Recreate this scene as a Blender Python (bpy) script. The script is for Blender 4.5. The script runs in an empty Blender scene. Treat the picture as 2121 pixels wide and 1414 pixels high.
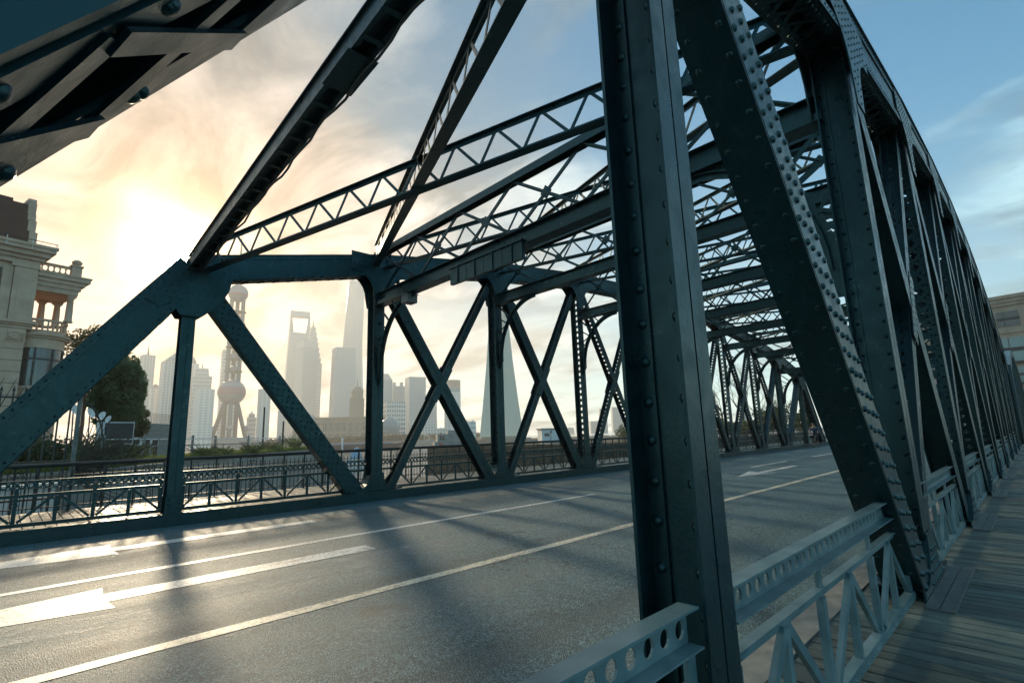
import bpy, math, random
import numpy as np
from mathutils import Vector, Matrix
random.seed(7); np.random.seed(7)
R = math.radians
scene = bpy.context.scene
COL = scene.collection

# ------------------------------------------------------------------ camera
CAM = Vector((0.0, -1.1057, 1.4488))
YAW, PITCH, ROLL, FPX = R(45.363), R(10.421), R(-1.854), 1055.99      # FPX for a picture 2121 wide
_F = Vector((math.cos(PITCH)*math.cos(YAW), math.cos(PITCH)*math.sin(YAW), math.sin(PITCH)))
_R = Vector((math.sin(YAW), -math.cos(YAW), 0)); _U = _R.cross(_F)
_c, _s = math.cos(ROLL), math.sin(ROLL)
_R, _U = _c*_R + _s*_U, -_s*_R + _c*_U
cd = bpy.data.cameras.new("camera"); cam = bpy.data.objects.new("camera", cd); COL.objects.link(cam)
cd.sensor_width = 36; cd.lens = FPX*36/2121; cd.clip_start = 0.05; cd.clip_end = 12000
m = Matrix((_R, _U, -_F)).transposed().to_4x4(); m.translation = CAM; cam.matrix_world = m
scene.camera = cam

# ------------------------------------------------------------------ world, sun, exposure
SUN_EL, SUN_AZ = R(17.45), R(80.0)                                     # azimuth from +X towards +Y
sdir = Vector((math.cos(SUN_EL)*math.cos(SUN_AZ), math.cos(SUN_EL)*math.sin(SUN_AZ), math.sin(SUN_EL)))
world = bpy.data.worlds.new("World"); scene.world = world; world.use_nodes = True
wt = world.node_tree; wt.nodes.clear()
def wn(t, **k):
    n = wt.nodes.new(t)
    for a, v in k.items(): setattr(n, a, v)
    return n
def wm(op, a, b=None, c=None):
    n = wn('ShaderNodeMath', operation=op)
    for i, v in enumerate((a, b, c)):
        if v is None: continue
        if isinstance(v, (int, float)): n.inputs[i].default_value = v
        else: wt.links.new(v, n.inputs[i])
    return n.outputs[0]
def wmix(fac, a, b):
    n = wn('ShaderNodeMix', data_type='RGBA')
    for s, v in ((n.inputs[0], fac), (n.inputs[6], a), (n.inputs[7], b)):
        if isinstance(v, (int, float, tuple)): s.default_value = v
        else: wt.links.new(v, s)
    return n.outputs[2]
tc = wn('ShaderNodeTexCoord')
sky = wn('ShaderNodeTexSky', sky_type='NISHITA', sun_disc=False)
sky.sun_elevation = SUN_EL; sky.sun_rotation = R(90) - SUN_AZ
sky.air_density = 1.1; sky.dust_density = 0.6; sky.ozone_density = 3.0; sky.altitude = 0
sep = wn('ShaderNodeSeparateXYZ'); wt.links.new(tc.outputs['Generated'], sep.inputs[0])
zc = wm('ADD', wm('MAXIMUM', sep.outputs[2], 0.0), 0.16)
comb = wn('ShaderNodeCombineXYZ')
wt.links.new(wm('DIVIDE', sep.outputs[0], zc), comb.inputs[0]); wt.links.new(wm('DIVIDE', sep.outputs[1], zc), comb.inputs[1])
n1 = wn('ShaderNodeTexNoise'); n1.inputs['Scale'].default_value = 1.7; n1.inputs['Detail'].default_value = 9; n1.inputs['Roughness'].default_value = 0.6
n1.inputs['Distortion'].default_value = 0.35
wt.links.new(comb.outputs[0], n1.inputs['Vector'])
n2 = wn('ShaderNodeTexNoise'); n2.inputs['Scale'].default_value = 0.42; n2.inputs['Detail'].default_value = 3
wt.links.new(comb.outputs[0], n2.inputs['Vector'])
dot = wn('ShaderNodeVectorMath', operation='DOT_PRODUCT'); wt.links.new(tc.outputs['Generated'], dot.inputs[0]); dot.inputs[1].default_value = sdir
glow = wm('POWER', wm('MAXIMUM', dot.outputs['Value'], 0.0), 3.2)
mask = wm('ADD', n1.outputs['Fac'], wm('MULTIPLY', wm('SUBTRACT', n2.outputs['Fac'], 0.5), 0.9))
mask = wm('ADD', mask, wm('MULTIPLY', glow, 0.26))
ramp = wn('ShaderNodeMapRange'); ramp.inputs[1].default_value = 0.47; ramp.inputs[2].default_value = 0.74
wt.links.new(mask, ramp.inputs[0])
cl_far, cl_sun = (4.6, 6.9, 7.1, 1), (6.6, 4.8, 3.7, 1)
ccol = wmix(glow, cl_far, cl_sun)
shade = wn('ShaderNodeMapRange'); shade.inputs[1].default_value = 0.38; shade.inputs[2].default_value = 0.60; shade.inputs[3].default_value = 1.5; shade.inputs[4].default_value = 0.26
n3 = wn('ShaderNodeTexNoise'); n3.inputs['Scale'].default_value = 3.4; n3.inputs['Detail'].default_value = 8; n3.inputs['Roughness'].default_value = 0.58; n3.inputs['Distortion'].default_value = 0.7
st3 = wn('ShaderNodeMapping'); st3.inputs['Rotation'].default_value = (0, 0, R(35)); st3.inputs['Scale'].default_value = (1.0, 0.55, 1.0); wt.links.new(comb.outputs[0], st3.inputs[0]); wt.links.new(st3.outputs[0], n3.inputs['Vector'])
wt.links.new(n3.outputs['Fac'], shade.inputs[0])
csc = wn('ShaderNodeVectorMath', operation='SCALE'); wt.links.new(ccol, csc.inputs[0]); wt.links.new(shade.outputs[0], csc.inputs['Scale'])
tint = wn('ShaderNodeMix', data_type='RGBA', blend_type='MULTIPLY'); tint.inputs[0].default_value = 1.0
wt.links.new(sky.outputs[0], tint.inputs[6]); wt.links.new(wmix(glow, (0.06, 1.22, 1.42, 1), (0.28, 0.20, 0.15, 1)), tint.inputs[7])
hor = wm('POWER', wm('SUBTRACT', 1.0, wm('MINIMUM', wm('MAXIMUM', sep.outputs[2], 0.0), 1.0)), 6.5)
base = wmix(wm('MULTIPLY', hor, 0.8), tint.outputs[2], wmix(glow, (11.6, 12.0, 11.2, 1), (15.5, 12.4, 10.2, 1)))
final = wmix(wm('MULTIPLY', ramp.outputs[0], 0.8), base, csc.outputs[0])
dpos = wm('MAXIMUM', dot.outputs['Value'], 0.0)
def lobe(p, k, col):
    n = wn('ShaderNodeVectorMath', operation='SCALE'); n.inputs[0].default_value = col; wt.links.new(wm('MULTIPLY', wm('POWER', dpos, p), k), n.inputs['Scale']); return n.outputs[0]
def vadd(a, b): n = wn('ShaderNodeVectorMath', operation='ADD'); wt.links.new(a, n.inputs[0]); wt.links.new(b, n.inputs[1]); return n.outputs[0]
asc_ = vadd(vadd(lobe(5000, 700, (1, 0.92, 0.7)), lobe(420, 34, (1, 0.78, 0.36))), lobe(45, 4.2, (1.0, 0.46, 0.13)))
asum = wn('ShaderNodeVectorMath', operation='ADD'); wt.links.new(final, asum.inputs[0]); wt.links.new(asc_, asum.inputs[1]); final = asum.outputs[0]
bg = wn('ShaderNodeBackground'); bg.inputs[1].default_value = 0.08
wt.links.new(final, bg.inputs[0]); wo = wn('ShaderNodeOutputWorld'); wt.links.new(bg.outputs[0], wo.inputs[0])

sd = bpy.data.lights.new("sun", 'SUN'); sd.energy = 3.0; sd.angle = R(4.2); sd.color = (1.0, 0.80, 0.54)       # veiled by thin cloud
so = bpy.data.objects.new("sun", sd); COL.objects.link(so); so.rotation_euler = sdir.to_track_quat('Z', 'Y').to_euler(); so.location = (10, 60, 40)
vs = scene.view_settings; vs.view_transform = 'Standard'; vs.look = 'None'; vs.exposure = 0.9; vs.gamma = 1; vs.use_curve_mapping = False
scene.render.engine = 'CYCLES'; scene.cycles.use_denoising = True
scene.cycles.max_bounces = 8; scene.cycles.volume_bounces = 1; scene.cycles.sample_clamp_indirect = 8

# ------------------------------------------------------------------ helpers
def tag(o, label=None, cat=None, group=None, kind=None):
    if label: o['label'] = label
    if cat: o['category'] = cat
    if group: o['group'] = group
    if kind: o['kind'] = kind
    return o
def empty(name, loc, label=None, cat=None, group=None, kind=None):
    o = bpy.data.objects.new(name, None); COL.objects.link(o); o.location = loc; o.empty_display_size = 0.2
    return tag(o, label, cat, group, kind)
def V(*a): return Vector(a)
class MB:
    def __init__(s): s.v = []; s.f = []
    def box3(s, o, a, b, c):                       # parallelepiped: corner o, edges a, b, c
        i = len(s.v); o, a, b, c = map(Vector, (o, a, b, c))
        if a.cross(b).dot(c) < 0: a, b = b, a
        s.v += [o, o+a, o+a+b, o+b, o+c, o+a+c, o+a+b+c, o+b+c]
        s.f += [(i, i+3, i+2, i+1), (i+4, i+5, i+6, i+7), (i, i+1, i+5, i+4), (i+1, i+2, i+6, i+5), (i+2, i+3, i+7, i+6), (i+3, i, i+4, i+7)]
        return s
    def box(s, x0, x1, y0, y1, z0, z1): return s.box3((x0, y0, z0), (x1-x0, 0, 0), (0, y1-y0, 0), (0, 0, z1-z0))
    def bar(s, A, B, side, w, h):                  # centred bar: w along side, h along the third axis
        A, B = Vector(A), Vector(B); t = (B-A).normalized(); sd = Vector(side); sd = (sd - t*sd.dot(t)).normalized(); n = t.cross(sd)
        return s.box3(A - sd*w/2 - n*h/2, B-A, sd*w, n*h)
    def strip(s, A, B, sd, n, s0, s1, n0, n1):     # box along A-B between offsets s0..s1 on sd and n0..n1 on n
        return s.box3(Vector(A)+sd*s0+n*n0, Vector(B)-Vector(A), sd*(s1-s0), n*(n1-n0))
    def prism(s, pts, d):                          # polygon (3D points) extruded by d
        i = len(s.v); k = len(pts); pts = [Vector(p) for p in pts]; d = Vector(d)
        nn = Vector((0, 0, 0))
        for a in range(k): nn += pts[a].cross(pts[(a+1) % k])
        if nn.dot(d) < 0: pts = pts[::-1]
        s.v += pts + [p+d for p in pts]
        s.f += [tuple(range(i+k-1, i-1, -1)), tuple(range(i+k, i+2*k))]
        for a in range(k): b = (a+1) % k; s.f.append((i+a, i+b, i+k+b, i+k+a))
        return s
    def tube(s, pts, r, seg=6, cap=True):
        pts = [Vector(p) for p in pts]; i0 = len(s.v); k = len(pts); rr = r if isinstance(r, (list, tuple)) else [r]*k
        ref = Vector((0, 0, 1))
        for a, p in enumerate(pts):
            t = (pts[min(a+1, k-1)] - pts[max(a-1, 0)]).normalized()
            if abs(t.dot(ref)) > 0.95: u = t.cross(Vector((1, 0, 0))).normalized()
            else: u = t.cross(ref).normalized()
            w = t.cross(u)
            s.v += [p + (u*math.cos(2*math.pi*q/seg) + w*math.sin(2*math.pi*q/seg))*rr[a] for q in range(seg)]
        for a in range(k-1):
            for q in range(seg):
                q2 = (q+1) % seg; b = i0+a*seg
                s.f.append((b+q, b+q2, b+seg+q2, b+seg+q))
        if cap: s.f += [tuple(range(i0+seg-1, i0-1, -1)), tuple(range(i0+(k-1)*seg, i0+k*seg))]
        return s
    def dome(s, p, n, r, seg=6, rings=2, h=0.75):
        p = Vector(p); n = Vector(n).normalized(); u = n.orthogonal().normalized(); w = n.cross(u); i = len(s.v)
        for k in range(rings):
            a = k*math.pi/2/rings
            s.v += [p + n*(r*h*math.sin(a)) + (u*math.cos(2*math.pi*q/seg)+w*math.sin(2*math.pi*q/seg))*r*math.cos(a) for q in range(seg)]
        s.v.append(p+n*r*h)
        for k in range(rings-1):
            for q in range(seg): b = i+k*seg; q2 = (q+1) % seg; s.f.append((b+q, b+q2, b+seg+q2, b+seg+q))
        b = i+(rings-1)*seg
        for q in range(seg): s.f.append((b+q, b+(q+1) % seg, i+rings*seg))
        return s
    def lathe(s, c, prof, seg=24, ax=(0, 0, 1), a0=0, a1=2*math.pi):
        c = Vector(c); i = len(s.v); k = len(prof); full = abs(a1-a0-2*math.pi) < 1e-6; ns = seg if full else seg+1
        for q in range(ns):
            a = a0+(a1-a0)*q/seg
            s.v += [c + Vector((r*math.cos(a), r*math.sin(a), z)) for r, z in prof]
        for q in range(seg):
            b = i+q*k; b2 = i+((q+1) % ns)*k
            for e in range(k-1): s.f.append((b+e, b2+e, b2+e+1, b+e+1))
        return s
    def xf(s, M, start=0):
        for j in range(start, len(s.v)): s.v[j] = M @ s.v[j]
        return s
    def mesh(s, name, mat, org=(0, 0, 0), smooth=False):
        me = bpy.data.meshes.new(name); org = Vector(org)
        me.from_pydata([tuple(p-org) for p in s.v], [], s.f); me.materials.append(mat); me.update()
        if smooth: me.polygons.foreach_set('use_smooth', [True]*len(me.polygons))
        return me
    def build(s, name, mat, parent=None, org=None, smooth=False):
        """org: world position of the thing's root; parts sit at the root with vertices relative to it"""
        top = parent is None
        if org is None: org = (0, 0, 0)
        o = bpy.data.objects.new(name, s.mesh(name, mat, org, smooth)); COL.objects.link(o)
        if top: o.location = org
        else: o.parent = parent
        return o

# ------------------------------------------------------------------ materials
def newmat(name):
    M = bpy.data.materials.new(name); M.use_nodes = True; nt = M.node_tree
    b = nt.nodes['Principled BSDF']; return M, nt, b
def node(nt, t, **k):
    n = nt.nodes.new(t)
    for a, v in k.items(): setattr(n, a, v)
    return n
def coords(nt, scale=(1, 1, 1), pos=False):
    mp = node(nt, 'ShaderNodeMapping'); mp.inputs['Scale'].default_value = scale
    if pos: g = node(nt, 'ShaderNodeNewGeometry'); nt.links.new(g.outputs['Position'], mp.inputs[0])
    else: t = node(nt, 'ShaderNodeTexCoord'); nt.links.new(t.outputs['Object'], mp.inputs[0])
    return mp.outputs[0]
def noise(nt, vec, scale, detail=4, rough=0.55, dist=0):
    n = node(nt, 'ShaderNodeTexNoise'); n.inputs['Scale'].default_value = scale; n.inputs['Detail'].default_value = detail
    n.inputs['Roughness'].default_value = rough; n.inputs['Distortion'].default_value = dist; nt.links.new(vec, n.inputs['Vector']); return n.outputs['Fac']
def rampc(nt, fac, stops):
    r = node(nt, 'ShaderNodeValToRGB'); e = r.color_ramp.elements
    while len(e) < len(stops): e.new(0.5)
    for el, (p, c) in zip(e, stops): el.position = p; el.color = (*c, 1)
    nt.links.new(fac, r.inputs[0]); return r.outputs[0]
def mapr(nt, fac, a, b, c, d):
    r = node(nt, 'ShaderNodeMapRange')
    for i, v in enumerate((a, b, c, d)): r.inputs[i+1].default_value = v
    nt.links.new(fac, r.inputs[0]); return r.outputs[0]
def mixc(nt, fac, a, b, mode='MIX'):
    n = node(nt, 'ShaderNodeMix', data_type='RGBA', blend_type=mode)
    for s, v in ((n.inputs[0], fac), (n.inputs[6], a), (n.inputs[7], b)):
        if isinstance(v, (int, float)): s.default_value = v
        elif isinstance(v, tuple): s.default_value = (*v, 1) if len(v) == 3 else v
        else: nt.links.new(v, s)
    return n.outputs[2]
def bump(nt, b, h, strength=0.3, dist=0.01):
    n = node(nt, 'ShaderNodeBump'); n.inputs['Strength'].default_value = strength; n.inputs['Distance'].default_value = dist
    nt.links.new(h, n.inputs['Height']); nt.links.new(n.outputs[0], b.inputs['Normal'])
def simple(name, c0, c1, rough=0.6, scale=3.0, bs=0.15, bd=0.005, bscale=40, metal=0.0, spec=0.5):
    M, nt, b = newmat(name); v = coords(nt)
    nt.links.new(rampc(nt, noise(nt, v, scale, 5), [(0.3, c0), (0.7, c1)]), b.inputs['Base Color'])
    b.inputs['Roughness'].default_value = rough; b.inputs['Metallic'].default_value = metal; b.inputs['Specular IOR Level'].default_value = spec
    if bs: bump(nt, b, noise(nt, v, bscale, 3), bs, bd)
    return M
def steel_mat():
    M, nt, b = newmat('painted_steel'); v = coords(nt)
    a = rampc(nt, noise(nt, v, 2.2, 6, 0.6), [(0.25, (0.0012, 0.0085, 0.0115)), (0.75, (0.0040, 0.021, 0.027))])
    st = noise(nt, coords(nt, (9, 9, 0.8)), 1.5, 5, 0.65)                 # run-down streaks
    a = mixc(nt, mapr(nt, st, 0.52, 0.72, 0.0, 0.55), a, (0.014, 0.042, 0.050))
    dk = noise(nt, coords(nt, (4, 4, 0.5)), 1.1, 6, 0.7)
    a = mixc(nt, mapr(nt, dk, 0.5, 0.68, 0.0, 0.65), a, (0.002, 0.006, 0.007))
    ru = noise(nt, v, 5.5, 7, 0.7)                                     # chipped spots
    a = mixc(nt, mapr(nt, ru, 0.60, 0.72, 0.0, 0.75), a, (0.030, 0.022, 0.016))
    nt.links.new(a, b.inputs['Base Color'])
    nt.links.new(mapr(nt, noise(nt, v, 7, 4), 0.3, 0.7, 0.24, 0.46), b.inputs['Roughness']); b.inputs['Specular IOR Level'].default_value = 0.60; b.inputs['Specular Tint'].default_value = (0.50, 0.95, 1.0, 1)
    bump(nt, b, noise(nt, v, 30, 7, 0.65), 0.35, 0.006); return M
def asphalt_mat():
    M, nt, b = newmat('asphalt'); v = coords(nt, pos=True)
    vo = node(nt, 'ShaderNodeTexVoronoi'); vo.inputs['Scale'].default_value = 85; nt.links.new(v, vo.inputs['Vector'])
    g = noise(nt, v, 60, 5, 0.8); g2 = noise(nt, v, 17, 6, 0.8)
    c = rampc(nt, g, [(0.37, (0.004, 0.020, 0.027)), (0.49, (0.060, 0.165, 0.195)), (0.60, (0.32, 0.52, 0.56))])
    c = mixc(nt, mapr(nt, g2, 0.40, 0.62, 0.0, 0.62), c, (0.012, 0.026, 0.032))
    w = noise(nt, coords(nt, (0.25, 1.6, 1), True), 0.9, 6, 0.6)       # wheel-worn bands along the road
    c = mixc(nt, mapr(nt, w, 0.48, 0.75, 0.0, 0.40), c, (0.11, 0.16, 0.17))
    tr = noise(nt, coords(nt, (0.02, 0.75, 1), True), 1.0, 3, 0.5)   # darker tyre tracks
    c = mixc(nt, mapr(nt, tr, 0.50, 0.62, 0.0, 0.35), c, (0.018, 0.034, 0.040))
    p = noise(nt, coords(nt, (0.5, 1.2, 1), True), 1.7, 8, 0.72)
    c = mixc(nt, mapr(nt, p, 0.6, 0.70, 0.0, 0.30), c, (0.21, 0.21, 0.20))
    vc = node(nt, 'ShaderNodeTexVoronoi', feature='DISTANCE_TO_EDGE'); vc.inputs['Scale'].default_value = 0.55
    wv = node(nt, 'ShaderNodeVectorMath', operation='ADD'); nz = node(nt, 'ShaderNodeTexNoise'); nz.inputs['Scale'].default_value = 1.6; nz.inputs['Detail'].default_value = 6; nt.links.new(v, nz.inputs['Vector'])
    nt.links.new(v, wv.inputs[0]); nt.links.new(nz.outputs['Color'], wv.inputs[1]); nt.links.new(wv.outputs[0], vc.inputs['Vector'])
    ck = node(nt, 'ShaderNodeMath', operation='MULTIPLY'); nt.links.new(mapr(nt, vc.outputs['Distance'], 0.0, 0.010, 0.75, 0.0), ck.inputs[0]); nt.links.new(mapr(nt, noise(nt, v, 0.35, 2), 0.5, 0.6, 0.0, 1.0), ck.inputs[1])
    c = mixc(nt, ck.outputs[0], c, (0.006, 0.009, 0.010))             # hairline cracks here and there
    ol = noise(nt, v, 1.1, 3, 0.5); c = mixc(nt, mapr(nt, ol, 0.66, 0.74, 0.0, 0.5), c, (0.012, 0.018, 0.020))
    nt.links.new(c, b.inputs['Base Color'])
    nt.links.new(mapr(nt, w, 0.3, 0.7, 0.64, 0.50), b.inputs['Roughness']); b.inputs['Specular IOR Level'].default_value = 0.36
    ad = node(nt, 'ShaderNodeMath', operation='ADD'); nt.links.new(g2, ad.inputs[0]); nt.links.new(vo.outputs['Distance'], ad.inputs[1])
    bump(nt, b, ad.outputs[0], 1.0, 0.018); return M
def paint_mat(name, col):
    M, nt, b = newmat(name); v = coords(nt, pos=True)
    w = noise(nt, v, 26, 6, 0.75); w2 = noise(nt, coords(nt, (0.6, 3, 1), True), 2.2, 5, 0.7)
    ad = node(nt, 'ShaderNodeMath', operation='ADD'); nt.links.new(w, ad.inputs[0]); nt.links.new(mapr(nt, w2, 0.3, 0.7, -0.09, 0.09), ad.inputs[1])
    f = mapr(nt, ad.outputs[0], 0.47, 0.62, 0.0, 0.85)
    nt.links.new(mixc(nt, f, mixc(nt, mapr(nt, w2, 0.3, 0.7, 0, 0.5), col, tuple(x*0.72 for x in col)), (0.07, 0.075, 0.078)), b.inputs['Base Color'])
    b.inputs['Roughness'].default_value = 0.5; bump(nt, b, noise(nt, v, 60, 4, 0.7), 0.4, 0.006); return M
def faded_mat():
    M, nt, b = newmat('faded_road_paint'); v = coords(nt, pos=True); w = noise(nt, v, 45, 6, 0.8); l = noise(nt, coords(nt, (0.8, 2.2, 1), True), 1.6, 5, 0.7)
    ad = node(nt, 'ShaderNodeMath', operation='ADD'); nt.links.new(w, ad.inputs[0]); nt.links.new(mapr(nt, l, 0.3, 0.7, -0.12, 0.12), ad.inputs[1])
    d = node(nt, 'ShaderNodeBsdfTransparent'); mx = node(nt, 'ShaderNodeMixShader'); b.inputs['Base Color'].default_value = (0.48, 0.50, 0.48, 1); b.inputs['Roughness'].default_value = 0.6
    nt.links.new(mapr(nt, ad.outputs[0], 0.50, 0.66, 0.0, 0.75), mx.inputs[0]); nt.links.new(d.outputs[0], mx.inputs[1]); nt.links.new(b.outputs[0], mx.inputs[2]); nt.links.new(mx.outputs[0], nt.nodes['Material Output'].inputs[0]); return M
def plank_mat():
    M, nt, b = newmat('weathered_wood'); v = coords(nt, (30, 1.6, 4), True)
    oi = node(nt, 'ShaderNodeObjectInfo')
    g = noise(nt, v, 1.6, 8, 0.7, 0.6)
    c = rampc(nt, g, [(0.25, (0.014, 0.027, 0.028)), (0.5, (0.066, 0.096, 0.088)), (0.75, (0.23, 0.25, 0.20))])
    bl = noise(nt, coords(nt, (1, 1, 1), True), 1.3, 4)
    c = mixc(nt, mapr(nt, bl, 0.48, 0.72, 0.0, 0.45), c, (0.035, 0.052, 0.052))
    hs = node(nt, 'ShaderNodeHueSaturation'); nt.links.new(mapr(nt, oi.outputs['Random'], 0, 1, 0.6, 1.3), hs.inputs['Value']); nt.links.new(c, hs.inputs['Color'])
    nt.links.new(hs.outputs[0], b.inputs['Base Color']); nt.links.new(mapr(nt, bl, 0.35, 0.65, 0.75, 0.42), b.inputs['Roughness'])
    bump(nt, b, g, 0.6, 0.006); return M
def facade_mat(name, wall, glass, nx, nz, fw=0.3, fh=0.35, rough=0.35):
    """far tower skin: glass cells nx, nz metres apart behind a wall grid"""
    M, nt, b = newmat(name); t = node(nt, 'ShaderNodeTexCoord'); sp = node(nt, 'ShaderNodeSeparateXYZ'); nt.links.new(t.outputs['Object'], sp.inputs[0])
    def wave(sock, per, duty):
        a = node(nt, 'ShaderNodeMath', operation='DIVIDE'); nt.links.new(sock, a.inputs[0]); a.inputs[1].default_value = per
        f = node(nt, 'ShaderNodeMath', operation='FRACT'); nt.links.new(a.outputs[0], f.inputs[0])
        g = node(nt, 'ShaderNodeMath', operation='GREATER_THAN'); nt.links.new(f.outputs[0], g.inputs[0]); g.inputs[1].default_value = duty; return g.outputs[0]
    ad = node(nt, 'ShaderNodeMath', operation='ADD'); nt.links.new(sp.outputs[0], ad.inputs[0]); nt.links.new(sp.outputs[1], ad.inputs[1])
    mu = node(nt, 'ShaderNodeMath', operation='MULTIPLY'); nt.links.new(wave(ad.outputs[0], nx, fw), mu.inputs[0]); nt.links.new(wave(sp.outputs[2], nz, fh), mu.inputs[1])
    nt.links.new(mixc(nt, mu.outputs[0], wall, glass), b.inputs['Base Color'])
    nt.links.new(mapr(nt, mu.outputs[0], 0, 1, 0.7, rough), b.inputs['Roughness']); return M
def leaf_mat(name, c0, c1):
    M, nt, b = newmat(name); v = coords(nt)
    nt.links.new(rampc(nt, noise(nt, v, 1.4, 4), [(0.3, c0), (0.7, c1)]), b.inputs['Base Color']); b.inputs['Roughness'].default_value = 0.6
    tr = node(nt, 'ShaderNodeBsdfTranslucent'); tr.inputs[0].default_value = (*[min(1, x*1.6) for x in c1], 1)
    mx = node(nt, 'ShaderNodeMixShader'); mx.inputs[0].default_value = 0.3
    nt.links.new(b.outputs[0], mx.inputs[1]); nt.links.new(tr.outputs[0], mx.inputs[2]); nt.links.new(mx.outputs[0], nt.nodes['Material Output'].inputs[0]); return M
def glass_mat(name, c, rough=0.08):
    M, nt, b = newmat(name); b.inputs['Base Color'].default_value = (*c, 1); b.inputs['Roughness'].default_value = rough; b.inputs['Specular IOR Level'].default_value = 0.9; return M
def water_mat():
    M, nt, b = newmat('river_water'); v = coords(nt, (1, 1, 1), True)
    b.inputs['Base Color'].default_value = (0.035, 0.05, 0.045, 1); b.inputs['Roughness'].default_value = 0.12
    bump(nt, b, noise(nt, v, 0.9, 6, 0.6, 0.4), 0.5, 0.25); return M

STEEL = steel_mat(); RAILP = simple('worn_sky_sheen_rail_paint', (0.045, 0.10, 0.115), (0.14, 0.22, 0.235), 0.34, 4.0, 0.15, 0.003, 60, 0.0, 0.6); ASPHALT = asphalt_mat(); WHITE_LINE = paint_mat('white_road_paint', (0.74, 0.74, 0.70)); YELLOW_LINE = paint_mat('cream_road_paint', (0.76, 0.68, 0.52))  # rail base colour lightened both for wear and for sky reflected on top
FADED = faded_mat(); WOOD = plank_mat(); STONE = simple('pale_stone', (0.44, 0.30, 0.21), (0.56, 0.40, 0.29), 0.75, 1.2, 0.25, 0.01, 14)
CONC = simple('grey_concrete', (0.20, 0.19, 0.17), (0.34, 0.32, 0.29), 0.8, 0.8, 0.3, 0.02, 9)
ROOF = simple('red_brown_roof', (0.07, 0.028, 0.018), (0.11, 0.045, 0.028), 0.7, 2)
KERBSTONE = simple('worn_kerb_stone', (0.13, 0.145, 0.14), (0.25, 0.26, 0.24), 0.75, 5, 0.3, 0.006, 50)
DARKIRON = simple('dark_iron', (0.018, 0.02, 0.02), (0.04, 0.042, 0.04), 0.45, 4)
WHITEP = simple('white_paint', (0.62, 0.61, 0.58), (0.74, 0.73, 0.70), 0.5, 3, 0.1)
GLASSD = glass_mat('dark_window_glass', (0.035, 0.045, 0.045)); GLASSB = glass_mat('blue_window_glass', (0.12, 0.24, 0.25), 0.12)
WATER = water_mat(); GRASSM = leaf_mat('grass_blades', (0.06, 0.10, 0.02), (0.13, 0.17, 0.04))
LEAFD = leaf_mat('dark_leaves', (0.018, 0.035, 0.012), (0.06, 0.085, 0.025)); LEAFG = leaf_mat('green_leaves', (0.025, 0.05, 0.015), (0.07, 0.11, 0.035))
BARK = simple('bark', (0.05, 0.04, 0.03), (0.10, 0.08, 0.06), 0.85, 6); SOIL = simple('soil', (0.05, 0.045, 0.03), (0.10, 0.085, 0.05), 0.9, 1.5, 0.4, 0.05, 8)
PLATE = simple('checker_plate', (0.10, 0.12, 0.125), (0.19, 0.20, 0.20), 0.38, 6, 0.2, 0.004, 60, metal=0.5)

# ------------------------------------------------------------------ layout of the bridge
W = 12.2; L = 4.8; NN = 10
XF = [2.7 + L*i for i in range(NN)]; SK = 0.30; XN = [x - SK for x in XF]; XN[0] = 2.25
ZT = [5.45, 6.58, 7.40, 7.95, 8.22, 8.22, 7.95, 7.40, 6.58, 5.45]; ZB = -0.7; ZW = 0.05; ZN = -0.24; YP = 0.12      # far walk, near walk, near truss plane
def zr(y): return -0.17 - 0.19*(11.7-y)/11.0                            # the road falls gently towards the near kerb
ZLOW = [None, 5.5, 6.3, 6.4, 6.45, 6.45, 6.4, 6.3, 5.5, None]
YV = Vector((0, 1, 0))
BR = Vector((24.0, 6.0, -0.7))
bridge = empty('truss_bridge', BR, 'riveted steel through-truss road bridge with laced posts and braced overhead frames', 'bridge')

def put(mb, name, parent, kind=None, mat=None, smooth=False):
    if not mb.v: return None
    o = mb.build(name, mat or STEEL, parent, BR, smooth)
    if kind: o['kind'] = kind
    return o
def frame(A, B, sd=YV):
    A, B = Vector(A), Vector(B); t = (B-A).normalized(); s = (sd - t*sd.dot(t)).normalized(); n = s.cross(t); return A, B, t, s, n
def rivet_row(mb, A, B, off, pitch, nrm, r, seg=5, rings=1, phase=0.5):
    A, B = Vector(A), Vector(B); ln = (B-A).length; t = (B-A)/ln; k = int(ln/pitch)
    for i in range(k): mb.dome(A + t*((i+phase+random.uniform(-0.05, 0.05))*pitch) + off, nrm, r*random.uniform(0.88, 1.08), seg, rings, random.uniform(0.62, 0.85))
def lace(mb, A, B, sd, n, half, noff, pitch, bw=0.05, th=0.010, double=True):
    A, B = Vector(A), Vector(B); ln = (B-A).length; t = (B-A)/ln; k = max(1, int(ln/pitch)); p = ln/k; sg = 1
    for i in range(k):
        for q in ((1, -1) if double else (sg,)):
            a = A + t*(i*p) - sd*half*q + n*(noff + (0.004*q if double else 0)); b = A + t*((i+1)*p) + sd*half*q + n*(noff + (0.004*q if double else 0))
            mb.bar(a, b, n, th, bw)
        sg = -sg
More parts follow.
